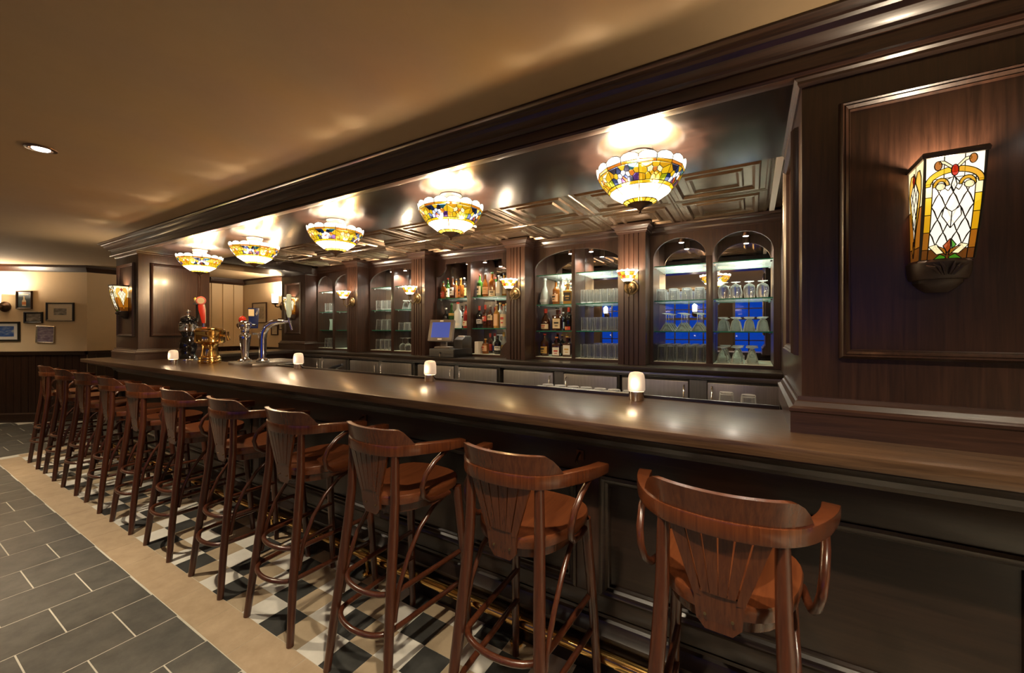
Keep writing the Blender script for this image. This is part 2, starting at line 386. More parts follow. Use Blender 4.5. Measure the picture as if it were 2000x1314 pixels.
# ------------------------------------------------------------------ bar counter
BX0, BX1 = -6.35, 2.3
bar = thing('bar_counter', 'long dark oak bar counter with moulded panelled front', 'bar', (-2, 1.7, 0))
def pobj(name, mb, m, parent, **k):
    """part given in world coordinates under an unrotated thing"""
    o = obj(name, mb, m, parent, **k); o.location = -Vector(parent.location) if parent.parent is None else (0,0,0); return o
t = MB(); t.box(BX0, BX1, 1.365, 1.985, 1.029, 1.067)
pobj('bar_top', t, M['bartop'], bar, bev=0.005)
tag(obj('bar_rail', MB().box(-3.62, 0.095, 1.9860, 2.003, 0.99, 1.080), M['bar_front'], bev=0.003), 'thin dark raised lip along the inner edge of the bar top', 'rail')
t = MB(); t.box(-6.08, BX1, 1.62, 1.95, 0.0, 1.029)
pobj('bar_body', t, M['bar_front'], bar)
pobj('edge_moulding', MB().mould([(-6.08,1.95),(-6.08,1.62),(BX1,1.62)], [(0,0.915),(0.02,0.915),(0.03,0.93),(0.045,0.935),(0.055,0.955),(0.10,0.985),(0.115,1.0),(0.20,1.004),(0.215,1.016),(0.215,1.029),(0,1.029)]), M['bar_front'], bar, smooth=25)
pobj('plinth', MB().mould([(-6.08,1.95),(-6.08,1.62),(BX1,1.62)], [(0,0),(0.045,0),(0.045,0.155),(0.06,0.16),(0.06,0.175),(0.04,0.195),(0.03,0.215),(0.02,0.222),(0.02,0.235),(0,0.24)]), M['bar_front'], bar, smooth=25)
# panel frames and raised mouldings along the front
edges = [-0.59+1.3*k for k in range(-4, 3)]
PM = [(0,0),(0.012,0),(0.020,0.010),(0.030,0.014),(0.036,0.008),(0.042,0.010),(0.046,0.0)]
def stile_rail(parent, x0, x1, z0, z1, y, m=M['wz'], d=0.02):
    pobj('stile', MB().box(x0, x1, y-d, y, z0, z1), m, parent, bev=0.002)
yf = 1.62
for z0, z1 in ((0.24, 0.31), (0.80, 0.915)): pobj('rail', MB().box(-6.08, BX1, yf-0.02, yf, z0, z1), M['bar_front'], bar, bev=0.002)
ee = [-6.08]+[e for e in edges if -5.9 < e < 2.2]+[BX1]
for e in ee:
    a, b = max(e-0.05, -6.08), min(e+0.05, BX1)
    pobj('stile', MB().box(a, b, yf-0.02, yf, 0.31, 0.80), M['wz'], bar, bev=0.002)
for a, b in zip(ee[:-1], ee[1:]):
    a += 0.05; b -= 0.05
    pm = MB().mould([(a,0.31),(a,0.80),(b,0.80),(b,0.31)], [(0,0.0),(0,0.026),(0.010,0.030),(0.018,0.024),(0.026,0.022),(0.034,0.012),(0.040,0.012),(0.044,0.0)], True, ((0,yf,0),(1,0,0),(0,0,1),(0,-1,0)))
    pobj('panel_moulding', pm, M['bar_front'], bar, smooth=30)
# end face panel of the bar at the far left
pobj('panel_moulding', MB().mould([(1.70,0.31),(1.70,0.80),(1.88,0.80),(1.88,0.31)], [(0,0),(0,0.02),(0.02,0.02),(0.03,0)], True, ((-6.08,0,0),(0,1,0),(0,0,1),(-1,0,0))), M['bar_front'], bar)
# foot rail
fr = thing('foot_rail', 'polished brass foot rail along the base of the bar', 'foot rail', (-2, 1.5, 0))
pobj('rail_tube', MB().tube([(-6.1,1.535,0.117),(BX1,1.535,0.117)], 0.025, 14), M['brass'], fr, smooth=60)
for k in range(9):
    x = -5.8+0.98*k; b = MB(); b.tube([(x,1.535,0.117),(x,1.574,0.11)], 0.012, 8); b.lathe([(0.028,0),(0.028,0.012),(0.016,0.02)], 12, (x,1.545,0.0)); b.tube([(x,1.545,0.02),(x,1.54,0.10)], 0.011, 8); b.tube([(x-0.03,1.535,0.117),(x+0.03,1.535,0.117)], 0.030, 14)
    pobj('bracket', b, M['brass'], fr, smooth=50)
# bag hooks
for i, x in enumerate((-0.62, -1.97)):
    h = MB(); h.lathe([(0.018,0),(0.018,0.006),(0.008,0.01)], 10); h = MB(); h.box(x-0.016, x+0.016, 1.592, 1.6, 0.85, 0.89); h.tube([(x,1.592,0.88),(x,1.565,0.872),(x,1.55,0.855),(x,1.562,0.842)], 0.005, 6)
    tag(obj('bag_hook', h, M['bronze'], smooth=40), 'small dark double bag hook on the bar apron ' + ('above the two nearest stools' if i == 0 else 'behind the eighth stool'), 'hook', 'bag hooks under the bar edge')
# under-bar shelf
ub = thing('underbar_shelf', 'stainless underbar drainboard behind the bar holding upturned glasses', 'shelf', (-0.6, 2.3, 0))
pobj('drainboard', MB().box(-4.9, 0.1, 2.0, 2.62, 0.895, 0.915), M['steel_x'], ub, bev=0.003)
pobj('front_lip', MB().box(-4.9, 0.1, 2.60, 2.63, 0.895, 0.94), M['steel_x'], ub, bev=0.003)
for x in (-4.8, -3.2, -1.6, 0.0): pobj('leg', MB().tube([(x,2.55,0),(x,2.55,0.895)], 0.02, 10), M['steel'], ub, smooth=60)

# ------------------------------------------------------------------ piers
def rect_panel(parent, fr, u0, u1, v0, v1, m, w=0.03):
    pf = [(0,0),(0.002,0.012),(w*0.3,0.022),(w*0.45,0.016),(w*0.55,0.018),(w*0.8,0.010),(w*0.9,0.011),(w,0.0)]
    o = obj('panel_moulding', MB().mould([(u0,v0),(u0,v1),(u1,v1),(u1,v0)], pf, True, fr), m, parent, smooth=30); o.location = -Vector(parent.location); return o
def pier(name, label, x0, x1, y0, y1, zb, zt, panels, base_h=0.115):
    t = thing(name, label, 'pillar', ((x0+x1)/2, (y0+y1)/2, zb))
    pobj('shaft', MB().box(x0, x1, y0, y1, zb, zt), M['wz'], t, bev=0.004)
    path = [(x0,y1),(x0,y0),(x1,y0),(x1,y1)]
    pobj('base_moulding', MB().mould(path, [(0,zb),(0.032,zb),(0.032,zb+base_h-0.05),(0.036,zb+base_h-0.045),(0.036,zb+base_h-0.036),(0.024,zb+base_h-0.03),(0.018,zb+base_h-0.015),(0.012,zb+base_h-0.012),(0.010,zb+base_h),(0,zb+base_h)]), M['wx'], t, smooth=25)
    pobj('top_moulding', MB().mould(path, [(0,zt-0.03),(0.006,zt-0.03),(0.012,zt-0.02),(0.012,zt-0.012),(0.02,zt-0.006),(0.02,zt),(0,zt)]), M['wx'], t, smooth=25)
    for fr_, u0, u1, v0, v1 in panels: rect_panel(t, fr_, u0, u1, v0, v1, M['wz'])
    return t
ZS = 2.2055
frF = lambda y: ((0,y,0),(1,0,0),(0,0,1),(0,-1,0))
frR = lambda x: ((x,0,0),(0,1,0),(0,0,1),(1,0,0))
frL = lambda x: ((x,0,0),(0,-1,0),(0,0,1),(-1,0,0))
pier('bar_pier', 'wide dark oak pier with stained-glass lantern at the near end of the bar', 0.136, 1.3, 1.6, 2.25, 1.067, ZS,
     [(frF(1.6),0.229,0.669,1.306,2.096),(frF(1.6),0.78,1.22,1.306,2.096),(frL(0.136),-2.15,-1.70,1.306,2.096)])
pier('bar_pier', 'square dark oak pillar with lantern at the far left end of the bar', -6.13, -5.49, 1.6, 2.245, 1.067, ZS,
     [(frF(1.6),-6.05,-5.575,1.31,2.096),(frR(-5.49),1.695,2.15,1.31,2.096)])
pier('back_bar_pillar', 'dark oak pillar with lantern at the left end of the back bar', -6.40, -5.77, 3.6, 4.11, 1.075, 2.236,
     [(frF(3.6),-6.29,-5.88,1.31,2.10)], 0.13)

# ------------------------------------------------------------------ canopy above the bar
cn = thing('bar_canopy', 'dark oak canopy with heavy crown moulding above the bar', 'canopy', (-2, 1.9, 2.2))
CX0, CX1 = -6.227, 3.19
pobj('fascia', MB().box(CX0, CX1, 1.58, 1.62, ZS, 2.349), M['wx'], cn, bev=0.002)
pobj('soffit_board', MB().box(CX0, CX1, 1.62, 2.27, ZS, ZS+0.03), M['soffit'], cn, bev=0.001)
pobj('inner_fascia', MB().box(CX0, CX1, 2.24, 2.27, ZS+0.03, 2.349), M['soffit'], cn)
pobj('end_fascia', MB().box(CX0, CX0+0.04, 1.62, 2.27, ZS+0.03, 2.349), M['wy'], cn)
pobj('crown_moulding', MB().mould([(CX0,2.27),(CX0,1.58),(CX1,1.58)], [(0,2.268),(0.010,2.268),(0.016,2.274),(0.018,2.284),(0.030,2.290),(0.045,2.302),(0.052,2.318),(0.062,2.324),(0.066,2.330),(0.082,2.334),(0.092,2.342),(0.092,2.349),(0,2.349)]), M['wx'], cn, smooth=25)
pobj('lower_moulding', MB().mould([(CX0,2.27),(CX0,1.58),(CX1,1.58)], [(0,ZS),(0.006,ZS),(0.010,ZS+0.008),(0.004,ZS+0.018),(0,ZS+0.018)]), M['wx'], cn, smooth=25)
bm_ = thing('cross_beam', 'dark glossy oak beam joining the two left pillars overhead', 'beam', (-5.9, 2.9, ZS))
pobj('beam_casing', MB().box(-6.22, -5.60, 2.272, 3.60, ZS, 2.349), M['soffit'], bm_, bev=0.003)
# pressed tin ceiling over the back bar
tin = struct(obj('ceiling_tin_bed', MB().box(-5.60, 0.19, 2.272, 4.10, 2.334, 2.349), M['tin']))
TP = 0.61
def tin_panel(x0, y0, xa, xb, ya, yb):
    c = [(0.0,0),(0.012,-0.004),(0.022,-0.004),(0.028,0),(0.055,0.0),(0.065,-0.012),(0.085,-0.012),(0.100,0.004),(0.145,0.006),(0.155,-0.006),(0.170,-0.006),(0.185,0.006),(0.305,0.006)]
    vs = []; fs = []
    for ins, h in c:
        for sx, sy in ((0,0),(1,0),(1,1),(0,1)):
            x = x0+ins if not sx else x0+TP-ins; y = y0+ins if not sy else y0+TP-ins
            vs.append((min(max(x, xa), xb), min(max(y, ya), yb), 2.326+h))
    for i in range(len(c)-1):
        for k in range(4):
            l = (k+1) % 4; fs.append((i*4+k, i*4+l, i*4+4+l, i*4+4+k))
    b = MB().add(vs, fs); o = obj('tin_panel', b, M['tin'], tin)
for ix in range(-8, 2):
    for iy in range(-1, 2):
        x0 = -1.122+TP*ix; y0 = 2.56+TP*iy
        xa, xb = max(x0+0.001, -5.598), min(x0+TP-0.001, 0.11); ya, yb = max(y0+0.001, 2.273), min(y0+TP-0.001, 3.90)
        if xb-xa > 0.03: tin_panel(x0, y0, xa, xb, ya, yb)
struct(obj('trim_6', MB().box(0.112, 0.145, 2.273, 3.8, 2.318, 2.333), M['white_paint']))

# ------------------------------------------------------------------ back bar: counter, coolers, cabinets
ct = thing('back_counter', 'black-brown worktop of the back bar with returned left end', 'counter', (-3, 3.7, 1.03))
pobj('worktop', MB().box(-6.45, 0.188, 3.446, 4.115, 1.035, 1.075), M['counter'], ct, bev=0.004)
pobj('return_worktop', MB().box(-6.45, -5.80, 2.28, 3.445, 1.035, 1.075), M['counter'], ct, bev=0.004)
pobj('return_base', MB().box(-6.40, -5.95, 2.28, 3.40, 0.0, 1.034), M['wz'], ct)
pobj('steel_strip', MB().box(-5.79, 0.186, 3.462, 3.49, 1.0, 1.034), M['steel_x'], ct, bev=0.002)
pobj('back_panel', MB().box(-6.4, 0.186, 4.02, 4.11, 0.0, 1.034), M['wz'], ct)
doors = [(-5.72,-5.21),(-5.15,-4.65),(-4.56,-4.03),(-3.98,-3.45),(-3.35,-2.82),(-2.75,-2.25),(-2.17,-1.62),(-1.51,-1.01),(-0.965,-0.44),(-0.30,0.17)]
where = ['at the far left end', 'below the second glass cabinet', 'below the till', 'below the bottle and tumbler cabinet', 'at the near right end']
for i in range(5):
    (a0, a1), (b0, b1) = doors[2*i], doors[2*i+1]
    t = thing('bottle_cooler', 'stainless two-door undercounter cooler ' + where[i] + ' of the back bar', 'cooler', ((a0+b1)/2, 3.75, 0), group='undercounter coolers')
    pobj('body', MB().box(a0-0.012, b1+0.012, 3.50, 4.015, 0.06, 0.998), M['darkgrey'], t)
    pobj('center_post', MB().box(a1+0.008, b0-0.008, 3.478, 3.50, 0.08, 0.99), M['steel'], t)
    for k, (x0, x1) in enumerate(((a0, a1), (b0, b1))):
        d = pobj('door', MB().box(x0, x1, 3.462, 3.499, 0.10, 0.978), M['steel'], t, bev=0.004)
        hx = x1-0.03 if k == 0 else x0+0.03
        obj('handle', MB().tube([(hx,3.462,0.95),(hx,3.44,0.94),(hx,3.44,0.62),(hx,3.462,0.61)], 0.006, 8), M['chrome'], d, smooth=60)
YC, YB, ZT = 3.79, 4.07, 2.285
def arch(x0, x1, zs, zt, n=20, p=2.0):
    c = (x0+x1)/2; h = (x1-x0)/2
    return [(c-h*math.cos(PI*i/n), zs+(zt-zs)*(max(0, math.sin(PI*i/n)))**(2/p)) for i in range(n+1)]
def header(curve, x0, x1):
    """board between an opening curve and the top, from x0 to x1"""
    pts = [(x0, curve[0][1])]+curve+[(x1, curve[-1][1])]
    m = MB()
    for (xa, za), (xb, zb) in zip(pts[:-1], pts[1:]):
        if xb-xa < 1e-5: continue
        m.add([(xa,YC,za),(xb,YC,zb),(xb,YC,ZT),(xa,YC,ZT),(xa,YC+0.025,za),(xb,YC+0.025,zb),(xb,YC+0.025,ZT),(xa,YC+0.025,ZT)],
              [(0,1,2,3),(7,6,5,4),(0,4,5,1),(3,2,6,7)])
    return m
def cabinet(label, X0, X1, ops, curve, shelves, closer=None):
    t = thing('shelf_cabinet', label, 'cabinet', ((X0+X1)/2, 3.93, 1.076), group='back bar shelf cabinets')
    pobj('header', header(curve, X0, X1), M['wz'], t)
    zs = min(curve[0][1], curve[-1][1])
    pobj('stile', MB().box(X0, ops[0][0], YC, YC+0.025, 1.076, curve[0][1]), M['wz'], t)
    pobj('stile', MB().box(ops[-1][1], X1, YC, YC+0.025, 1.076, curve[-1][1]), M['wz'], t)
    pobj('side_panel', MB().box(X0, ops[0][0], YC+0.025, YB-0.002, 1.076, ZT), M['wz'], t)
    pobj('side_panel', MB().box(ops[-1][1], X1, YC+0.025, YB-0.002, 1.076, ZT), M['wz'], t)
    for (a, b), (c, d) in zip(ops[:-1], ops[1:]):
        if c > b: pobj('divider', MB().box(b, c, YC+0.003, YB-0.002, 1.076, ZT-0.002), M['wz'], t, bev=0.002)
    pobj('bottom_board', MB().box(ops[0][0], ops[-1][1], YC, YB-0.002, 1.076, 1.099), M['wx'], t)
    pobj('top_board', MB().box(ops[0][0], ops[-1][1], YC+0.026, YB-0.002, ZT-0.02, ZT-0.003), M['wx'], t)
    pobj('mirror', MB().box(X0, X1, YB, YB+0.006, 1.076, ZT), M['mirror'], t)
    for i, (a, b) in enumerate(ops):
        pobj('shelf_liner', MB().box(a+0.004, b-0.004, YC+0.004, YB-0.004, 1.0995, 1.104), M['liner'], t)
        for z in shelves:
            s = pobj('glass_shelf', MB().box(a+0.002, b-0.002, YC+0.030, YB-0.004, z-0.009, z), M['shelf_glass'], t)
            obj('polished_edge', MB().box(a+0.002, b-0.002, YC+0.0275, YC+0.0298, z-0.009, z), M['shelf_edge'], s)
            for x in (a+0.012, b-0.012): obj('shelf_clip', MB().box(x-0.007, x+0.007, YC+0.06, YC+0.075, z-0.024, z-0.0095), M['chrome'], s)
    return t
def puck(x, y=3.90, z=2.172, extra=''):
    t = thing('puck_light', 'small bright spotlight inside ' + extra, 'spotlight', (x, y, z), group='cabinet spotlights')
    obj('housing', MB().lathe([(0.026,0.0),(0.028,0.004),(0.028,0.088),(0.01,0.092)], 16), M['bronze'], t, smooth=40)
    obj('lens', MB().lathe([(0.0001,-0.001),(0.02,-0.001),(0.02,0.001),(0.0001,0.001)], 14, cap=False), M['led'], t)
    light('spot_lamp', 'SPOT', PUCK_W, (1.0,0.9,0.75), (0,0,-0.004), t, 0.02, 140, 0.6)
SH = [1.374, 1.65, 1.962]
o5 = [(-0.773,-0.340),(-0.290,0.142)]
cabinet('nearest back bar cabinet with two round arches full of glassware', -0.80, 0.188, o5, arch(*o5[0], 2.02, 2.196)+arch(*o5[1], 2.02, 2.196), SH)
o4 = [(-1.98,-1.568),(-1.529,-1.06)]
cabinet('back bar cabinet under one wide arch, liqueur bottles left and tumblers right', -1.999, -1.04, o4, arch(-1.98, -1.06, 2.02, 2.197), SH)
o3 = [(-3.35,-2.882),(-2.829,-2.25)]
def q(cx_, cz, r, a0, a1, n=8): return [(cx_+r*math.cos(a0+(a1-a0)*i/n), cz+r*math.sin(a0+(a1-a0)*i/n)) for i in range(n+1)]
c3 = q(-3.35, 2.18, 0.15, -PI/2, 0)+q(-2.25, 2.18, 0.15, PI, 1.5*PI)
t3 = cabinet('central back bar cabinet with scooped corners, full of spirit bottles behind the till', -3.37, -2.22, o3, c3, [1.40, 1.765])
for sx, xc in ((1, -3.35), (-1, -2.25)):
    pl = [(xc, 1.10)]+[(xc+sx*0.17*math.cos(a*PI/16), 1.10+0.17*math.sin(a*PI/16)) for a in range(9)]
    pobj('corner_scroll', MB().prism(pl, YC, YC+0.022, 'y'), M['wz'], t3)
o2 = [(-4.56,-4.15),(-4.10,-3.62)]
cabinet('back bar cabinet under one wide arch, glassware on every shelf, left of the till', -4.585, -3.59, o2, arch(-4.56, -3.62, 2.02, 2.197), SH)
o1 = [(-5.75,-5.395),(-5.335,-4.84)]
cabinet('farthest back bar cabinet with two round arches, holding frosted pitchers', -5.77, -4.80, o1, arch(*o1[0], 2.03, 2.19)+arch(*o1[1], 2.03, 2.19), SH)
for x, e in ((-0.551,'left arch of the nearest cabinet'),(-0.05,'right arch of the nearest cabinet'),(-1.62,'left half of the bottle and tumbler cabinet'),(-1.40,'right half of the bottle and tumbler cabinet'),(-2.95,'left half of the central cabinet'),
             (-2.70,'right half of the central cabinet'),(-4.25,'left half in cabinet left of till'),(-4.00,'right half in cabinet left of till'),(-5.55,'left arch of farthest cabinet'),(-5.15,'right arch of farthest cabinet')):
    puck(x, extra=e)
def pilaster(x0, x1, lab):
    t = thing('fluted_pilaster', 'fluted dark oak pilaster ' + lab, 'pilaster', ((x0+x1)/2, 3.7, 1.076), group='back bar pilasters')
    n = 5; w = (x1-x0); gp = 0.012; pts = [(x0,YC+0.02),(x0,3.6)]
    pw = (w-0.03)/n
    for i in range(1, n):
        xm = x0+0.015+pw*i; pts += [(xm-gp/2,3.6),(xm-gp/4,3.612),(xm+gp/4,3.612),(xm+gp/2,3.6)]
    pts += [(x1,3.6),(x1,YC+0.02)]
    pobj('fluted_shaft', MB().prism(pts, 1.076, 2.285, 'z'), M['wz'], t)
PL = [(-4.80,-4.585,'between the two farthest cabinets'),(-3.59,-3.37,'left of the till'),(-2.22,-1.999,'right of the till'),(-1.04,-0.80,'left of the nearest arched cabinet')]
for p in PL: pilaster(*p)
# cornice stepping round the pilasters
path = [(-5.77,3.62),(-5.77,YC)]
for a, b, _ in PL: path += [(a,YC),(a,3.6),(b,3.6),(b,YC)]
path += [(0.188,YC)]
struct(obj('trim_7', MB().mould(path, [(-0.01,2.24),(0.008,2.24),(0.014,2.255),(0.018,2.258),(0.020,2.272),(0.034,2.292),(0.046,2.298),(0.05,2.31),(0.05,2.322),(-0.01,2.322)]), M['wx'], smooth=25))
struct(obj('trim_8', MB().mould([(-6.40,3.99),(-6.40,3.6),(-5.77,3.6),(-5.77,3.78)], [(0.0,2.238),(0.01,2.238),(0.02,2.26),(0.04,2.295),(0.05,2.31),(0.05,2.322),(0.0,2.322)]), M['wx'], smooth=25))

# ------------------------------------------------------------------ stained glass lamps
def clip(poly, a, b, c):           # keep a*x+b*y<=c
    out = []
    for i, p in enumerate(poly):
        q_ = poly[(i+1) % len(poly)]; dp = a*p[0]+b*p[1]-c; dq = a*q_[0]+b*q_[1]-c
        if dp <= 0: out.append(p)
        if dp*dq < 0: t_ = dp/(dp-dq); out.append((p[0]+(q_[0]-p[0])*t_, p[1]+(q_[1]-p[1])*t_))
    return out
def voronoi(seeds, rect, asp=1.0):
    res = []
    for i, s in enumerate(seeds):
        poly = list(rect)
        for j, r_ in enumerate(seeds):
            if j == i: continue
            dx, dy = (r_[0]-s[0]), (r_[1]-s[1])*asp*asp
            mx_, my = (r_[0]+s[0])/2, (r_[1]+s[1])/2
            poly = clip(poly, dx, dy, dx*mx_+dy*my)
            if not poly: break
        res.append(poly)
    return res
def shrink(poly, k):
    cx_ = sum(p[0] for p in poly)/len(poly); cy = sum(p[1] for p in poly)/len(poly)
    return [(cx_+(p[0]-cx_)*k, cy+(p[1]-cy)*k) for p in poly]
def bowl_map(prof):
    def f(th, s, off=0.0):
        x = max(0, min(0.9999, s))*(len(prof)-1); i = int(x); t_ = x-i
        r = prof[i][0]*(1-t_)+prof[i+1][0]*t_; z = prof[i][1]*(1-t_)+prof[i+1][1]*t_
        if s < 0: z += -s*0.12; r += -s*0.02
        return Vector(((r+off)*math.cos(th), (r+off)*math.sin(th), z))
    return f
def bowl_panes():
    """list of (polygon in (theta,s), colour)"""
    out = []; S = PI/8
    for k in range(16):
        t0, t1 = k*S, (k+1)*S
        out.append(([(t0,0.13),(t0,0.02),(t0+S*0.2,-0.05),(t0+S*0.5,-0.085),(t0+S*0.8,-0.05),(t1,0.02),(t1,0.13)], 'white'))
        out.append(([(t0,0.20),(t0,0.13),(t1,0.13),(t1,0.20)], 'gold' if k % 2 else 'orange'))
        out.append(([(t0,0.99),(t0,0.90),(t1,0.90),(t1,0.99)], 'yellow'))
    for k in range(16):
        t0, t1 = k*S, (k+1)*S
        out.append(([(t0,0.60),(t0,0.54),(t1,0.54),(t1,0.60)], 'yellow'))
    for k in range(8):
        t0, t1 = k*2*S, (k+1)*2*S
        out.append(([(t0,0.90),(t0,0.60),(t0+S,0.60),(t1,0.60),(t1,0.90)], 'hot'))
    # floral band, two alternating motifs
    fl = [(0.5,0.26,'yellow'),(0.27,0.25,'gold'),(0.73,0.25,'gold'),(0.36,0.34,'cream'),(0.64,0.34,'cream'),(0.5,0.35,'orange'),(0.16,0.36,'yellow'),(0.84,0.36,'yellow'),(0.33,0.46,'yellow'),(0.67,0.46,'yellow'),(0.5,0.48,'gold'),(0.12,0.48,'gold'),(0.88,0.48,'lime'),(0.42,0.41,'gold'),(0.58,0.41,'gold')]
    df = [(0.5,0.25,'yellow'),(0.2,0.27,'navy'),(0.8,0.27,'teal'),(0.36,0.30,'blue'),(0.64,0.29,'navy'),(0.5,0.36,'ice'),(0.22,0.38,'yellow'),(0.78,0.38,'orange'),(0.36,0.40,'ice'),(0.64,0.40,'white'),(0.5,0.47,'rust'),(0.3,0.48,'ice'),(0.7,0.48,'navy'),(0.1,0.46,'blue'),(0.9,0.46,'purple'),(0.08,0.33,'gold'),(0.92,0.33,'yellow'),(0.43,0.50,'purple'),(0.57,0.43,'blue')]
    for k in range(8):
        mo = fl if k % 2 == 0 else df
        cells = voronoi([(a, b*1.6) for a, b, _ in mo], [(0,0.20*1.6),(1,0.20*1.6),(1,0.54*1.6),(0,0.54*1.6)])
        for c_, (a, b, col) in zip(cells, mo):
            if len(c_) >= 3: out.append(([(k*2*S+p[0]*2*S, p[1]/1.6) for p in c_], col))
    return out
BPROF = [(0.195,0.0),(0.188,-0.028),(0.172,-0.058),(0.150,-0.088),(0.122,-0.116),(0.090,-0.140),(0.052,-0.160)]
def pane_mesh(poly, f, col, k=0.93, th=0.002, name='glass_pane'):
    p = shrink(poly, k); n = len(p); m = MB()
    m.add([f(a, b, th) for a, b in p]+[f(a, b, -th*0.3) for a, b in p], [tuple(range(n)), tuple(range(n, 2*n))[::-1]]+[(i, (i+1) % n, n+(i+1) % n, n+i) for i in range(n)])
    return mesh_of(name, m, M['g_'+col])
def leading(panes, f, r=0.0019):
    m = MB()
    for poly, _ in panes:
        n = len(poly)
        for i in range(n):
            a, b = poly[i], poly[(i+1) % n]
            m.tube([f(a[0], a[1], 0.001), f(b[0], b[1], 0.001)], r, 4)
    return m
BP = bowl_panes(); fB = bowl_map(BPROF)
pane_meshes = [(pane_mesh(p, fB, c), c) for p, c in BP]
lead_mesh = mesh_of('leading', leading(BP, fB), M['lead'])
joined = {}
for poly, c in BP:
    p = shrink(poly, 0.93); n = len(p); j = joined.setdefault(c, MB())
    j.add([fB(a, b, 0.002) for a, b in p]+[fB(a, b, -0.0006) for a, b in p], [tuple(range(n)), tuple(range(n, 2*n))[::-1]]+[(i, (i+1) % n, n+(i+1) % n, n+i) for i in range(n)])
joined = {c: mesh_of('glass_panes', j, M['g_'+c]) for c, j in joined.items()}
def filigree():
    m = MB(); m.lathe([(0.062,0.0),(0.066,-0.004),(0.062,-0.012),(0.056,-0.03),(0.06,-0.034),(0.05,-0.036)], 24)
    return m
fil_mesh = mesh_of('ceiling_plate', filigree(), M['white_paint'], 40)
cup_mesh = mesh_of('bottom_cup', MB().lathe([(0.0002,-0.20),(0.007,-0.198),(0.004,-0.188),(0.010,-0.182),(0.022,-0.172),(0.052,-0.162),(0.056,-0.158),(0.05,-0.156)], 20), M['bronze'], 50)
rod_mesh = mesh_of('stem', MB().tube([(0,0,-0.165),(0,0,0.06)], 0.008, 8), M['aged_brass'], 50)
bulb_mesh = mesh_of('bulb', MB().lathe([(0.001,-0.05),(0.015,-0.045),(0.022,-0.03),(0.018,-0.01),(0.01,0.0)], 12), M['bulb'], 60)
LX = [-0.448, -1.570, -2.671, -3.811, -4.872]
ordn = ['nearest', 'second nearest', 'middle', 'second farthest', 'farthest']
for i, x in enumerate(LX):
    t = thing('ceiling_lamp', ordn[i] + ' of the five yellow stained-glass bowl lamps hung above the bar', 'lamp', (x, 1.905, 2.132), rz=0.2+0.37*i, group='stained-glass bowl lamps over the bar')
    o = obj('ceiling_plate', fil_mesh, None, t); o.location = (0,0,0.0732)
    obj('leading', lead_mesh, None, t); obj('bottom_cup', cup_mesh, None, t); obj('stem', rod_mesh, None, t)
    if i < 3:
        for me, c in pane_meshes: obj('glass_pane', me, None, t)
    else:
        for c, me in joined.items(): stuff(obj('glass_panes', me, None, t))
    for k in range(2):
        a = k*PI; b = obj('bulb', bulb_mesh, None, t); b.location = (0.065*math.cos(a), 0.065*math.sin(a), -0.02)
        light('bulb_lamp', 'POINT', BOWL_W/2, WARM, (0.065*math.cos(a), 0.065*math.sin(a), -0.098), t, 0.022)

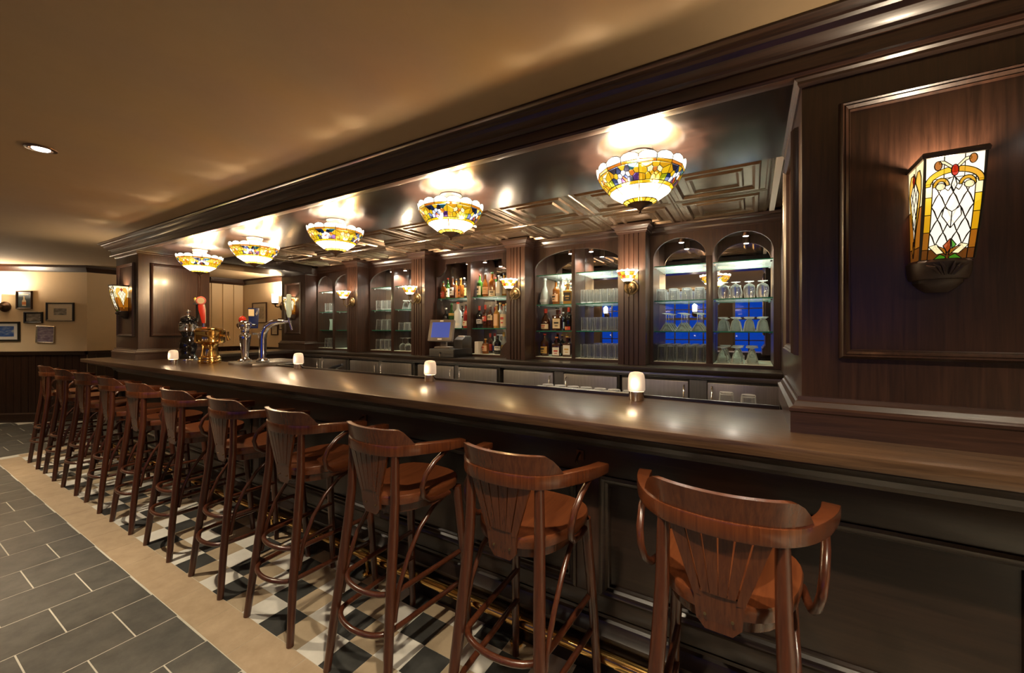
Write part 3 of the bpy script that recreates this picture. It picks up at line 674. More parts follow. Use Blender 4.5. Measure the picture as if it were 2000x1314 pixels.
# wall lanterns: three leaded faces on a carved corbel
def lantern_front():
    """pieces on a unit face: x 0..1 across, y 0..1 up; returns list of layers"""
    L = []
    # white diamond field
    for r in range(6):
        for c in range(-1, 5):
            xc = 0.14+0.24*c+(0.12 if r % 2 else 0); yc = 0.14+0.125*r
            d = [(xc, yc-0.125), (xc+0.07, yc-0.045), (xc+0.12, yc), (xc+0.055, yc+0.085), (xc, yc+0.125), (xc-0.055, yc+0.085), (xc-0.12, yc), (xc-0.07, yc-0.045)]
            for a, b, cc in ((1,0,0.86),(-1,0,-0.14),(0,1,0.76),(0,-1,-0.10)): d = clip(d, a, b, cc) if d else d
            if len(d) > 2:
                ar = abs(sum(d[i][0]*d[(i+1) % len(d)][1]-d[(i+1) % len(d)][0]*d[i][1] for i in range(len(d))))/2
                if ar > 0.0012: L.append((d, 'lampwhite', 0))
    # side strips
    for x0, x1 in ((0.0,0.14),(0.86,1.0)):
        for y0, y1, c in ((0.0,0.10,'brown'),(0.10,0.27,'amber'),(0.27,0.44,'gold'),(0.44,0.61,'yellow'),(0.61,0.74,'cream')): L.append(([(x0,y0),(x1,y0),(x1,y1),(x0,y1)], c, 0))
    L.append(([(0.14,0.0),(0.86,0.0),(0.86,0.10),(0.14,0.10)], 'brown', 0))
    # top field
    for x0, x1 in ((0,0.33),(0.33,0.67),(0.67,1)): L.append(([(x0,0.74),(x1,0.74),(x1,1.0),(x0,1.0)], 'lampwhite' , 0))
    L.append(([(0.14,0.72),(0.86,0.72),(0.86,0.78),(0.14,0.78)], 'lampwhite', 1))
    def arc(cx_, cy, rx, ry, a0, a1, w, n=10):
        o = [(cx_+rx*math.cos(a0+(a1-a0)*i/n), cy+ry*math.sin(a0+(a1-a0)*i/n)) for i in range(n+1)]
        q_ = [(cx_+(rx-w)*math.cos(a0+(a1-a0)*i/n), cy+(ry-w*0.55)*math.sin(a0+(a1-a0)*i/n)) for i in range(n+1)]
        return o+q_[::-1]
    # two big amber arcs from the jewel down to the strips, inner cream scrolls
    L.append((arc(0.5, 0.72, 0.50, 0.165, PI/2, PI*1.02, 0.10), 'yellow', 2)); L.append((arc(0.5, 0.72, 0.50, 0.165, PI/2, -0.02, 0.10), 'gold', 2))
    L.append((arc(0.28, 0.70, 0.145, 0.085, 0.1, PI, 0.06, 8), 'gold', 3)); L.append((arc(0.72, 0.70, 0.145, 0.085, PI-0.1, 0, 0.06, 8), 'gold', 3))
    def ell(cx_, cy, rx, ry, n=12): return [(cx_+rx*math.cos(2*PI*i/n), cy+ry*math.sin(2*PI*i/n)) for i in range(n)]
    L.append((ell(0.27,0.70,0.085,0.034), 'cream', 4)); L.append((ell(0.75,0.70,0.085,0.034), 'cream', 4))
    # ribbons above
    L.append(([(0.46,0.89),(0.33,0.945),(0.24,0.95),(0.24,0.925),(0.32,0.915),(0.44,0.865)], 'cream', 3)); L.append(([(0.54,0.89),(0.67,0.955),(0.76,0.96),(0.76,0.935),(0.68,0.925),(0.56,0.865)], 'cream', 3))
    L.append((ell(0.22,0.905,0.065,0.045), 'amber', 4)); L.append((ell(0.79,0.935,0.065,0.045), 'amber', 4))
    L.append((ell(0.5,0.845,0.062,0.055), 'red', 5))
    # fan under the jewel
    for a, b, c in ((0.36,0.46,0.41),(0.54,0.64,0.59)): L.append(([(0.5,0.79),(a,0.76),(a-0.05,0.70),(c,0.655),(b,0.70)], 'lampwhite', 2))
    L.append(([(0.5,0.80),(0.45,0.71),(0.5,0.65),(0.55,0.71)], 'lampwhite', 3))
    # centre medallion
    L.append(([(0.5,0.30),(0.33,0.42),(0.36,0.50),(0.5,0.455)], 'lampwhite', 1)); L.append(([(0.5,0.30),(0.67,0.42),(0.64,0.50),(0.5,0.455)], 'lampwhite', 1))
    # flower
    L.append(([(0.14,0.13),(0.30,0.05),(0.44,0.06),(0.34,0.12),(0.28,0.15)], 'cream', 2)); L.append(([(0.86,0.13),(0.70,0.05),(0.56,0.06),(0.66,0.12),(0.72,0.15)], 'cream', 2))
    L.append(([(0.30,0.13),(0.48,0.035),(0.46,0.10)], 'amber', 3)); L.append(([(0.72,0.13),(0.52,0.035),(0.54,0.10)], 'amber', 3))
    L.append(([(0.40,0.13),(0.52,0.20),(0.54,0.10),(0.49,0.06)], 'rust', 4)); L.append(([(0.53,0.20),(0.64,0.135),(0.57,0.10)], 'green', 3))
    L.append(([(0.25,0.0),(0.36,0.05),(0.47,0.025),(0.47,0.0)], 'green', 3)); L.append(([(0.53,0.0),(0.53,0.025),(0.64,0.05),(0.77,0.0)], 'green', 3))
    return L
def lantern_side():
    L = []
    L.append(([(0,0),(1,0),(1,0.14),(0,0.14)], 'brown', 0))
    for x0, x1 in ((0,0.5),(0.5,1)):
        L.append(([(x0,0.14),(x1,0.14),(x1,0.55),(x0,0.55)], 'amber', 0)); L.append(([(x0,0.55),(x1,0.55),(x1,1),(x0,1)], 'cream', 0))
    H = []
    for i in range(24):
        a = 2*PI*i/24; x = 16*math.sin(a)**3; y = 13*math.cos(a)-5*math.cos(2*a)-2*math.cos(3*a)-math.cos(4*a); H.append((0.5+x/17*0.40, 0.62+y/17*0.40))
    L.append((shrink(H, 1.13), 'gold', 1))
    for r in range(8):
        for c in range(-1, 5):
            xc = 0.1+0.25*c+(0.125 if r % 2 else 0); yc = 0.18+0.10*r
            d = [(xc,yc-0.1),(xc+0.125,yc),(xc,yc+0.1),(xc-0.125,yc)]
            # clip convexly to a kite-like heart body
            for a, b, cc in ((1,0,0.86),(-1,0,-0.14),(0,1,0.90),(1.0,-0.60,0.50-0.60*0.20),(-1.0,-0.60,-0.50-0.60*0.20),(0.55,1,0.93+0.2),(-0.55,1,0.93-0.33)): d = clip(d, a, b, cc) if d else d
            if len(d) > 2:
                ar = abs(sum(d[i][0]*d[(i+1) % len(d)][1]-d[(i+1) % len(d)][0]*d[i][1] for i in range(len(d))))/2
                if ar > 0.002: L.append((d, 'lampwhite', 2))
    L.append(([(0.42,0.86),(0.5,0.93),(0.58,0.86),(0.5,0.78)], 'red', 4))
    L.append(([(0.44,0.12),(0.5,0.22),(0.56,0.12),(0.5,0.04)], 'orange', 4))
    return L
LF, LS = lantern_front(), lantern_side()
def face_map(c00, c10, c01, c11, nrm, bulge=0.0):
    c00, c10, c01, c11, nrm = [Vector(v) for v in (c00, c10, c01, c11, nrm)]
    def f(x, y, off=0):
        b = c00*(1-x)*(1-y)+c10*x*(1-y)+c01*(1-x)*y+c11*x*y
        return b+nrm*(off+bulge*math.sin(PI*min(1, max(0, y)))*1.0)
    return f
def subdiv(poly, mx_=0.12):
    out = []
    for i, p in enumerate(poly):
        q_ = poly[(i+1) % len(poly)]; out.append(p); n = int(abs(q_[1]-p[1])/mx_)
        for k in range(1, n+1): out.append((p[0]+(q_[0]-p[0])*k/(n+1), p[1]+(q_[1]-p[1])*k/(n+1)))
    return out
hw, dp, hh = 0.056, 0.125, 0.262          # half width, depth, height of the glass; local: wall at y=0, front at -y
hw2, dp2 = 0.052, 0.070
lfF = face_map((-hw2,-dp2,0),(hw2,-dp2,0),(-hw,-dp,hh),(hw,-dp,hh),(0,-1,0),0.010)
lfR = face_map((hw2,-dp2,0),(hw2,0,0),(hw,-dp,hh),(hw,0,hh),(1,0,0),0.0)
lfL = face_map((-hw2,0,0),(-hw2,-dp2,0),(-hw,0,hh),(-hw,-dp,hh),(-1,0,0),0.0)
lf_meshes = []; ldm = MB()
for pieces, f in ((LF, lfF), (LS, lfR), (LS, lfL)):
    for poly, col, lay in pieces:
        pl = subdiv(poly)
        ff = (lambda f_, lz: (lambda a, b, o: f_(a, b, o+lz*0.0009)))(f, lay)
        lf_meshes.append((pane_mesh(pl, ff, col, 0.975, 0.0009), col))
        for i in range(len(pl)):
            a, b = pl[i], pl[(i+1) % len(pl)]
            ldm.tube([f(a[0], a[1], lay*0.0009+0.0007), f(b[0], b[1], lay*0.0009+0.0007)], 0.0013, 4)
for f in (lfF, lfR):
    ldm.tube([f(0,k/6,0.0015) for k in range(7)], 0.0028, 5); ldm.tube([f(1,k/6,0.0015) for k in range(7)], 0.0028, 5)
ldm_mesh = mesh_of('leading', ldm, M['lead'])
cap = MB(); pth = [(-hw-0.001,0),(-hw-0.001,-dp-0.002),(hw+0.001,-dp-0.002),(hw+0.001,0)]
cap.mould(pth[::1], [(0,hh-0.002),(0.004,hh-0.002),(0.006,hh+0.006),(0.003,hh+0.013),(-0.003,hh+0.013),(-0.003,hh-0.002)]); cap_mesh = mesh_of('top_rim', cap, M['carved'])
cb = MB()
def ring_sec(z, w, d, n=10):  # D-shaped section with a round front
    return [(-w,0,z)]+[(-w*math.cos(PI*i/n), -d*math.sin(PI*i/n)**0.6, z) for i in range(n+1)]+[(w,0,z)]
secs = [(-0.085,0.022,0.022),(-0.075,0.036,0.034),(-0.060,0.050,0.050),(-0.052,0.050,0.052),(-0.050,0.058,0.066),(-0.040,0.061,0.074),(-0.018,0.063,0.082),(-0.006,0.064,0.084),(0.002,0.058,0.078)]
vs = []; fs = []
for z, w, d in secs: vs += ring_sec(z, w, d)
nn = 13
for i in range(len(secs)-1):
    for k in range(nn-1): fs.append((i*nn+k, i*nn+k+1, (i+1)*nn+k+1, (i+1)*nn+k))
fs += [tuple(range(nn))[::-1], tuple(range((len(secs)-1)*nn, len(secs)*nn))]
cb.add(vs, fs); cb_mesh = mesh_of('corbel', cb, M['carved'], 35)
lv = MB()
for k in range(-3, 4):
    if k == 0: continue
    a = k*0.30
    lv.tube([(0.004*k,-0.0775,-0.042),(0.009*k,-0.087+0.001*abs(k),-0.022),(0.0135*k,-0.0865+0.0035*abs(k),-0.012-0.004*abs(k)+0.008)], [0.002,0.0042,0.0015], 6)
lv_mesh = mesh_of('carved_leaf', lv, M['carved'], 50)
def lantern(label, x, y, z):
    t = thing('wall_lantern', label, 'wall lamp', (x, y, z), group='stained-glass wall lanterns')
    for me, c in lf_meshes: obj('glass_pane', me, None, t)
    obj('leading', ldm_mesh, None, t); obj('top_rim', cap_mesh, None, t); c = obj('corbel', cb_mesh, None, t); obj('carved_leaf', lv_mesh, None, c)
    obj('back_plate', MB().box(-0.05, 0.05, -0.004, 0.0, 0.0, hh), M['carved'], t)
    b = obj('bulb', bulb_mesh, None, t); b.location = (0,-0.05,0.19)
    light('bulb_lamp', 'POINT', LANTERN_W, WARM, (0,-0.06,0.235), t, 0.02)
lantern('stained-glass lantern with carved corbel on the near right pier', 0.447, 1.6, 1.586)
lantern('stained-glass lantern on the front of the far left bar pillar', -5.81, 1.6, 1.586)
lantern('stained-glass lantern on the back bar pillar left of the cabinets', -6.08, 3.6, 1.612)

# small brass sconces on the pilasters
SPROF = [(0.092,0.012),(0.080,-0.010),(0.065,-0.034),(0.054,-0.056),(0.046,-0.070),(0.032,-0.082)]
fS = bowl_map(SPROF); sp = []
cols = ['yellow','white','lime','ice','gold','rust','yellow','cream']
for k in range(12):
    t0, t1 = k*PI/6, (k+1)*PI/6
    sp.append(([(t0,0.12),(t0,0.0),(t0+PI/12,-0.05),(t1,0.0),(t1,0.12)], 'white'))
    for j in range(2):
        a, b = 0.12+0.25*j, 0.12+0.25*(j+1)
        sp.append(([(t0,b),(t0,a),(t0+PI/12,a),(t0+PI/12+0.06,(a+b)/2),(t0+PI/12,b)], cols[(k*3+j*5) % 8])); sp.append(([(t0+PI/12,b),(t0+PI/12+0.06,(a+b)/2),(t0+PI/12,a),(t1,a),(t1,b)], cols[(k*5+j*3+2) % 8]))
    sp.append(([(t0,1.0),(t0,0.62),(t1,0.62),(t1,1.0)], 'white'))
sj = {}
for poly, c in sp:
    p = shrink(poly, 0.94); n = len(p); j = sj.setdefault(c, MB())
    j.add([fS(a, b, 0.0012) for a, b in p]+[fS(a, b, -0.0004) for a, b in p], [tuple(range(n)), tuple(range(n, 2*n))[::-1]]+[(i, (i+1) % n, n+(i+1) % n, n+i) for i in range(n)])
sj = {c: mesh_of('shade_glass', j, M['g_'+c]) for c, j in sj.items()}
sl_mesh = mesh_of('shade_leading', leading(sp, fS, 0.0009), M['lead'])
for i, (x0, x1, lab) in enumerate(PL):
    xm = (x0+x1)/2
    t = thing('pilaster_sconce', 'small stained-glass sconce on a brass arm, on the pilaster ' + lab, 'wall lamp', (xm, 3.6, 1.76), group='small sconces on the back bar pilasters')
    pl = obj('backplate', MB().lathe([(0.062,0.0),(0.064,0.006),(0.056,0.012),(0.050,0.012),(0.044,0.022),(0.030,0.030),(0.012,0.034),(0.008,0.046),(0.001,0.048)], 24), M['aged_brass'], t, smooth=40); pl.rotation_euler = (PI/2,0,0)
    obj('arm', MB().tube([(0,-0.03,-0.01),(0,-0.05,-0.04),(0,-0.08,-0.062),(0,-0.115,-0.055),(0,-0.132,-0.025),(0,-0.135,0.02)], 0.006, 8), M['aged_brass'], t, smooth=60)
    obj('finial', MB().lathe([(0.0005,-0.09),(0.006,-0.082),(0.004,-0.074),(0.009,-0.066),(0.005,-0.055)], 10, (0,-0.085,0)), M['aged_brass'], t, smooth=50)
    sh = obj('cup', MB().lathe([(0.008,0.0),(0.014,0.006),(0.030,0.024),(0.036,0.030),(0.03,0.030)], 16, (0,-0.135,0.015)), M['aged_brass'], t, smooth=50)
    for c, me in sj.items():
        o = stuff(obj('shade_glass', me, None, t)); o.location = (0,-0.135,0.120)
    o = obj('shade_leading', sl_mesh, None, t); o.location = (0,-0.135,0.120)
    b = obj('bulb', bulb_mesh, None, t); b.location = (0,-0.135,0.105)
    light('bulb_lamp', 'POINT', SCONCE_W, WARM, (0,-0.135,0.112), t, 0.018)

# ------------------------------------------------------------------ downlights and other room lights, some added as fill
DL = [(-3.226,0.549,'visible in the tan ceiling at the upper left'),(-6.1,0.549,'above the far end of the stool row'),(-0.35,0.549,'above the near stools'),(1.0,0.549,'added above the near end of the bar to light the pier'),(2.5,0.549,'at the right end of the room'),(-9.0,0.3,'near the picture wall'),(-1.8,-1.4,'added as unseen fill behind the camera'),(-4.7,-1.4,'added as unseen fill over the dining side'),(-7.6,-1.4,'added as unseen fill over the far dining side')]  # near-end one added to brighten the pier, rear ones added as unseen fill
for x, y, lab in DL:
    t = thing('downlight', 'recessed spotlight with dark trim ring ' + lab, 'spotlight', (x, y, CEIL), group='recessed ceiling spotlights')
    obj('trim_ring', MB().lathe([(0.062,-0.001),(0.060,-0.006),(0.045,-0.008),(0.040,-0.002)], 24), M['bronze'], t, smooth=40)
    obj('lens', MB().lathe([(0.0001,-0.009),(0.030,-0.009),(0.034,-0.006),(0.034,-0.004)], 20), M['led'], t)
    light('spot_lamp', 'SPOT', DOWN_W if y > 0.4 else DOWN_W*0.4, (1.0,0.84,0.60), (0,0,-0.012), t, 0.03, 118, 0.7)
def opal_sconce(label, x, y, z, rz):
    """white opal cylinder shade held in front of a round bronze plate; local -y points into the room"""
    t = thing('opal_sconce', label, 'wall lamp', (x, y, z), rz, group='opal glass wall sconces')
    p = obj('backplate', MB().lathe([(0.075,0.0),(0.078,0.008),(0.066,0.016),(0.050,0.020),(0.040,0.034),(0.018,0.042),(0.001,0.044)], 24), M['bronze'], t, smooth=40); p.rotation_euler = (PI/2,0,0)
    obj('arm', MB().tube([(0,-0.03,0),(0,-0.08,-0.02),(0,-0.12,-0.01),(0,-0.13,0.03)], 0.012, 8), M['bronze'], t, smooth=60)
    obj('holder', MB().lathe([(0.012,0.0),(0.05,0.012),(0.055,0.03),(0.045,0.03)], 18, (0,-0.13,0.02)), M['bronze'], t, smooth=50)
    obj('shade', MB().lathe([(0.048,0.0),(0.054,0.03),(0.056,0.16),(0.053,0.16),(0.051,0.03),(0.045,0.003)], 20, (0,-0.13,0.05)), M['shade_white'], t, smooth=50)
    light('bulb_lamp', 'POINT', WALL_SCONCE_W if y > 0 else WALL_SCONCE_W*0.2, WARM, (0,-0.13,0.20), t, 0.03)
def onA(s, z, off=0.0): p = Vector((KX, KY, z))+dA*s+nA*off; return p
rzA = math.atan2(nA.y, nA.x)+PI/2
p = onA(1.09, 1.72); opal_sconce('white opal sconce on a round bronze plate beside the pictures on the splayed left wall', p.x, p.y, p.z, rzA)
opal_sconce('white opal sconce on the beige wall behind the beer taps', -7.30, 4.12, 1.80, 0)
for i, x in enumerate((-9.4, -5.6, -3.4, -1.2, 1.0)): opal_sconce('added white opal sconce for fill light, unseen behind the camera, number %s along the wall' % ('one two three four five'.split()[i]), x-1.2 if i == 0 else x+1.0-1.0, -2.6, 1.75, PI)  # invented lamps, out of view, that lift ceiling and pier with fill

# ------------------------------------------------------------------ bar stools
def build_stool():
    t = thing('bar_stool', 'x', 'bar stool', (0,0,0), group='bentwood bar stools along the bar')
    # bent top rail forming back and arms
    CPX = [(0.0,0.0,-0.186),(0.20,0.070,-0.178),(0.38,0.130,-0.156),(0.55,0.180,-0.105),(0.70,0.209,-0.040),(0.85,0.230,0.035),(1.0,0.243,0.115)]
    def plan(u):   # u -1..1 -> x,y of the bow (smooth interpolation of plan points)
        a = abs(u); s = 1 if u > 0 else -1
        i = max(j for j in range(6) if CPX[j][0] <= a+1e-9); p1, p2 = CPX[i], CPX[i+1]
        p0 = CPX[i-1] if i > 0 else (-CPX[1][0], -CPX[1][1], CPX[1][2]); p3 = CPX[i+2] if i < 5 else (1.15, 0.253, 0.195)
        t_ = (a-p1[0])/(p2[0]-p1[0]); o = []
        for c in (1, 2):
            m1 = (p2[c]-p0[c])/(p2[0]-p0[0])*(p2[0]-p1[0]); m2 = (p3[c]-p1[c])/(p3[0]-p1[0])*(p2[0]-p1[0])
            o.append((2*t_**3-3*t_**2+1)*p1[c]+(t_**3-2*t_**2+t_)*m1+(-2*t_**3+3*t_**2)*p2[c]+(t_**3-t_**2)*m2)
        return (s*o[0], o[1])
    N = 36; us = [-1+2*i/N for i in range(N+1)]
    pts = [plan(u)+(0.930-0.013*max(0, abs(u)-0.62)/0.38,) for u in us]
    w = [0.028+0.014*max(0, (abs(u)-0.55)/0.45) for u in us]; h = [0.042-0.010*max(0, (abs(u)-0.7)/0.3) for u in us]
    obj('arm_bow', MB().ribbon(pts, w, h), M['stool'], t, bev=0.004)
    n = 24; m = MB(); vs = []
    for i in range(n+1):
        u = -0.56+1.12*i/n; x, y = plan(u); e = min(1, (0.56-abs(u))/0.17); zt_ = 0.951+0.062*math.sin(min(1, e)*PI/2)
        d = Vector((-y*0+x*0, 0, 0)); nx = Vector((x*1.0, y+0.02, 0)).normalized()
        lean = 0.012*(zt_-0.951)/0.062
        for z_, o_ in ((0.951,-0.009),(zt_,-0.009+lean),(zt_,0.009+lean),(0.951,0.009)): vs.append((x+nx.x*o_, y+nx.y*o_, z_))
    fs = [(0,1,2,3), tuple(range(4*n, 4*n+4))[::-1]]
    for i in range(n):
        for k in range(4): l = (k+1) % 4; fs.append((i*4+k, i*4+l, i*4+4+l, i*4+4+k))
    obj('back_board', MB().add(vs, fs), M['stool'], t, smooth=50)
    # fan splat with slits
    def sy(z): return -0.168-0.026*((z-0.66)/0.25)+0.012
    def strip(x0b, x1b, x0t, x1t, z0, z1, nz=5):
        mm = MB(); vs = []; fs = []
        for i in range(nz+1):
            k = i/nz; z = z0+(z1-z0)*k; xa = x0b+(x0t-x0b)*k; xb = x1b+(x1t-x1b)*k; y = sy(z)
            ya, yb = y+0.9*xa*xa, y+0.9*xb*xb
            vs += [(xa,ya-0.005,z),(xb,yb-0.005,z),(xb,yb+0.005,z),(xa,ya+0.005,z)]
        for i in range(nz):
            for k in range(4): l = (k+1) % 4; fs.append((i*4+k, i*4+l, i*4+4+l, i*4+4+k))
        fs += [(3,2,1,0), tuple(range(4*nz, 4*nz+4))]
        return vs, fs
    sp_ = MB(); ns = 6
    for i in range(ns):
        g = 0.0022
        b0, b1 = -0.056+0.112*i/ns, -0.056+0.112*(i+1)/ns; t0, t1 = -0.112+0.224*i/ns, -0.112+0.224*(i+1)/ns
        gi0 = g if i else 0; gi1 = g if i < ns-1 else 0
        sp_.add(*strip(b0+gi0*0.2, b1-gi1*0.2, t0+gi0, t1-gi1, 0.745+0.012*(abs(i-2.5) < 2), 0.915))
    sp_.add(*strip(-0.050, 0.050, -0.056, 0.056, 0.685, 0.757, 2)); sp_.add(*strip(-0.030, 0.030, -0.050, 0.050, 0.662, 0.685, 1))
    obj('splat', sp_, M['stool'], t, smooth=35)
    for x in (-0.03, 0.03): obj('screw', MB().tube([(x,sy(0.7)-0.0065,0.70),(x,sy(0.7)+0.004,0.70)], 0.0035, 8), M['aged_brass'], t)
    # seat
    def outline(z, k):
        o = []
        for i in range(32):
            a = 2*PI*i/32; x = 0.205*math.copysign(abs(math.cos(a))**0.72, math.cos(a)); y = 0.195*math.copysign(abs(math.sin(a))**0.78, math.sin(a))
            x *= 0.86+0.14*(y/0.195); o.append((x*k, 0.035+y*k, z))
        return o
    lay = [outline(0.700,0.95), outline(0.704,0.985), outline(0.722,1.0), outline(0.735,1.0), outline(0.740,0.985), outline(0.738,0.90), outline(0.731,0.6), outline(0.730,0.25)]
    vs = [v for l in lay for v in l]; fs = [tuple(range(32))[::-1], tuple(range(32*7, 32*8))]
    for i in range(7):
        for k in range(32): l = (k+1) % 32; fs.append((i*32+k, i*32+l, i*32+32+l, i*32+32+k))
    obj('seat', MB().add(vs, fs), M['seat'], t, smooth=45)
    lay = [outline(0.665,0.86), outline(0.70,0.88)]; vs = [v for l in lay for v in l]
    obj('seat_ring', MB().add(vs, [tuple(range(32))[::-1], tuple(range(32, 64))]+[(k, (k+1) % 32, 32+(k+1) % 32, 32+k) for k in range(32)]), M['stool'], t, smooth=45)
    for s in (-1, 1):
        obj('leg', MB().tube([(s*0.1825,-0.235,0),(s*0.165,-0.215,0.20),(s*0.149,-0.190,0.42),(s*0.138,-0.168,0.60),(s*0.132,-0.155,0.74),(s*0.129,-0.152,0.909)], [0.0155,0.018,0.019,0.0195,0.018,0.016], 10), M['stool_dark'], t, smooth=60)
        obj('leg', MB().tube([(s*0.1835,0.235,0),(s*0.170,0.213,0.35),(s*0.150,0.185,0.69)], [0.0145,0.018,0.0205], 10), M['stool_dark'], t, smooth=60)
        obj('arm_loop', MB().tube([(s*0.222,0.085,0.912),(s*0.222,0.03,0.897),(s*0.218,-0.03,0.868),(s*0.212,-0.072,0.828),(s*0.206,-0.085,0.785),(s*0.199,-0.070,0.742),(s*0.192,-0.030,0.712),(s*0.186,0.03,0.698),(s*0.180,0.10,0.694)], 0.0105, 10), M['stool_dark'], t, smooth=70)
        obj('brace', MB().tube([(s*0.150,0.10,0.672),(s*0.155,0.03,0.655),(s*0.160,-0.05,0.60),(s*0.160,-0.11,0.52),(s*0.156,-0.155,0.42),(s*0.158,-0.180,0.30)], 0.009, 8), M['stool_dark'], t, smooth=70)
    for z, fx, fy in ((0.39,0.168,0.208),(0.255,0.174,0.216)):
        ry = -0.20-0.03*(0.39-z)/0.135; rx = 0.138
        pts = [(-fx+0.01,fy,z)]
        pts += [(-rx-0.006, ry+0.12, z)]+[(-rx*math.cos(PI*i/12), ry+0.05-0.072*math.sin(PI*i/12), z) for i in range(13)]+[(rx+0.006, ry+0.12, z)]
        pts += [(fx-0.01,fy,z)]
        obj('footrest_ring', MB().tube(pts, 0.0105, 10), M['stool_dark'], t, smooth=70)
    return t
SX = [-6.28,-5.675,-5.045,-4.42,-3.81,-3.185,-2.54,-1.93,-1.305,-0.69,-0.066]
ords = ['leftmost and farthest','second','third','fourth','fifth','sixth','seventh','eighth','ninth','tenth','eleventh and nearest']
st = build_stool()
for i, x in enumerate(SX):
    s = st if i == 0 else dup(st)
    s.location = (x, 1.255, 0); s.rotation_euler = (0, 0, R.uniform(-0.035, 0.035))
    s['label'] = ('%s bar stool counted from the far left end of the row, reddish bentwood with arms' % ords[i]) if 0 < i < 10 else ('%s of the eleven reddish bentwood bar stools with arms' % ords[i])

# ------------------------------------------------------------------ glassware
def gl(prof, n=20): return MB().lathe(prof, n)
def cup(ro, rb, h, t_=0.003, foot=0.010, up=True):
    p = [(0.001,0.0),(rb,0.0),(rb+0.001,foot*0.5),(rb+(ro-rb)*0.5,h*0.5),(ro,h),(ro-t_,h),(rb+(ro-rb)*0.5-t_,h*0.5),(rb-t_*0.5,foot),(0.001,foot)]
    return p if up else [(r, h-z) for r, z in p]
G = {}
def glassware(name, glint_min, rough):
    m = bpy.data.materials.new(name); m.use_nodes = True; nt = m.node_tree; nt.nodes.clear(); L = nt.links
    out = nt.nodes.new('ShaderNodeOutputMaterial'); g = nt.nodes.new('ShaderNodeBsdfGlass'); g.inputs['IOR'].default_value = 1.45; g.inputs['Roughness'].default_value = rough
    tr = nt.nodes.new('ShaderNodeBsdfTransparent'); tr.inputs[0].default_value = (0.95,0.97,0.97,1)
    df = nt.nodes.new('ShaderNodeBsdfDiffuse'); df.inputs[0].default_value = (0.9,0.93,0.92,1); tl = nt.nodes.new('ShaderNodeBsdfTranslucent'); tl.inputs[0].default_value = (0.9,0.93,0.92,1)
    m1 = nt.nodes.new('ShaderNodeMixShader'); m1.inputs[0].default_value = 0.5; L.new(df.outputs[0], m1.inputs[1]); L.new(tl.outputs[0], m1.inputs[2])
    m2 = nt.nodes.new('ShaderNodeMixShader'); m2.inputs[0].default_value = 0.30; L.new(g.outputs[0], m2.inputs[1]); L.new(tr.outputs[0], m2.inputs[2])
    m3 = nt.nodes.new('ShaderNodeMixShader'); m3.inputs[0].default_value = glint_min; L.new(m2.outputs[0], m3.inputs[1]); L.new(m1.outputs[0], m3.inputs[2])
    lw = nt.nodes.new('ShaderNodeLayerWeight'); lw.inputs['Blend'].default_value = 0.25
    mr = nt.nodes.new('ShaderNodeMapRange'); mr.inputs['From Min'].default_value = 0.15; mr.inputs['To Min'].default_value = glint_min; mr.inputs['To Max'].default_value = 0.75  # white diffuse rising towards the silhouette, painting bright edges on the clear glass
    L.new(lw.outputs['Facing'], mr.inputs['Value']); L.new(mr.outputs[0], m3.inputs[0])
    L.new(m3.outputs[0], out.inputs[0]); return m
M['glass'] = glassware('clear_glassware', 0.02, 0.0); M['glass_rim'] = glassware('thick_clear_glassware', 0.03, 0.0)
def gdef(k, prof, m, n=18): G[k] = mesh_of(k, MB().lathe(prof, n, cap=False), m, 45)
gdef('tumbler', cup(0.031,0.029,0.135,0.003,0.012), M['glass'])
gdef('highball', cup(0.033,0.028,0.145,0.003,0.014,False), M['glass'])
gdef('pint_glass', cup(0.043,0.031,0.150,0.003,0.012,False), M['glass'])
gdef('rocks_glass', cup(0.043,0.037,0.105,0.004,0.014,False), M['glass_rim'])
gdef('mug', cup(0.040,0.038,0.130,0.005,0.015), M['glass_rim'])
gdef('shot_glass', cup(0.030,0.026,0.080,0.004,0.014), M['glass_rim'])
gdef('pitcher', [(0.001,0),(0.065,0),(0.066,0.01),(0.060,0.08),(0.058,0.12),(0.066,0.165),(0.063,0.165),(0.055,0.12),(0.057,0.08),(0.062,0.012),(0.001,0.012)], M['frosted'])
gdef('snifter', [(0.033,0.0),(0.036,0.001),(0.039,0.02),(0.0440,0.055),(0.0435,0.08),(0.037,0.105),(0.020,0.118),(0.008,0.124),(0.008,0.132),(0.034,0.138),(0.036,0.141),(0.001,0.142)], M['glass'])
gdef('martini_glass', [(0.057,0.0),(0.055,0.004),(0.030,0.045),(0.006,0.078),(0.004,0.085),(0.004,0.150),(0.010,0.156),(0.038,0.160),(0.038,0.163),(0.001,0.164)], M['glass'])
gdef('footed_glass', [(0.046,0.0),(0.044,0.003),(0.036,0.05),(0.028,0.085),(0.012,0.10),(0.012,0.108),(0.036,0.114),(0.037,0.120),(0.001,0.121)], M['glass_rim'])
gdef('sundae_glass', [(0.050,0.0),(0.048,0.003),(0.034,0.06),(0.022,0.10),(0.010,0.115),(0.012,0.128),(0.044,0.133),(0.046,0.138),(0.001,0.140)], M['glass_rim'])
gdef('wine_glass', [(0.034,0.0),(0.036,0.002),(0.044,0.04),(0.043,0.065),(0.030,0.085),(0.006,0.098),(0.004,0.105),(0.004,0.155),(0.010,0.160),(0.036,0.165),(0.036,0.168),(0.001,0.169)], M['glass'])
ORD = 'first second third fourth fifth sixth seventh eighth ninth tenth'.split()
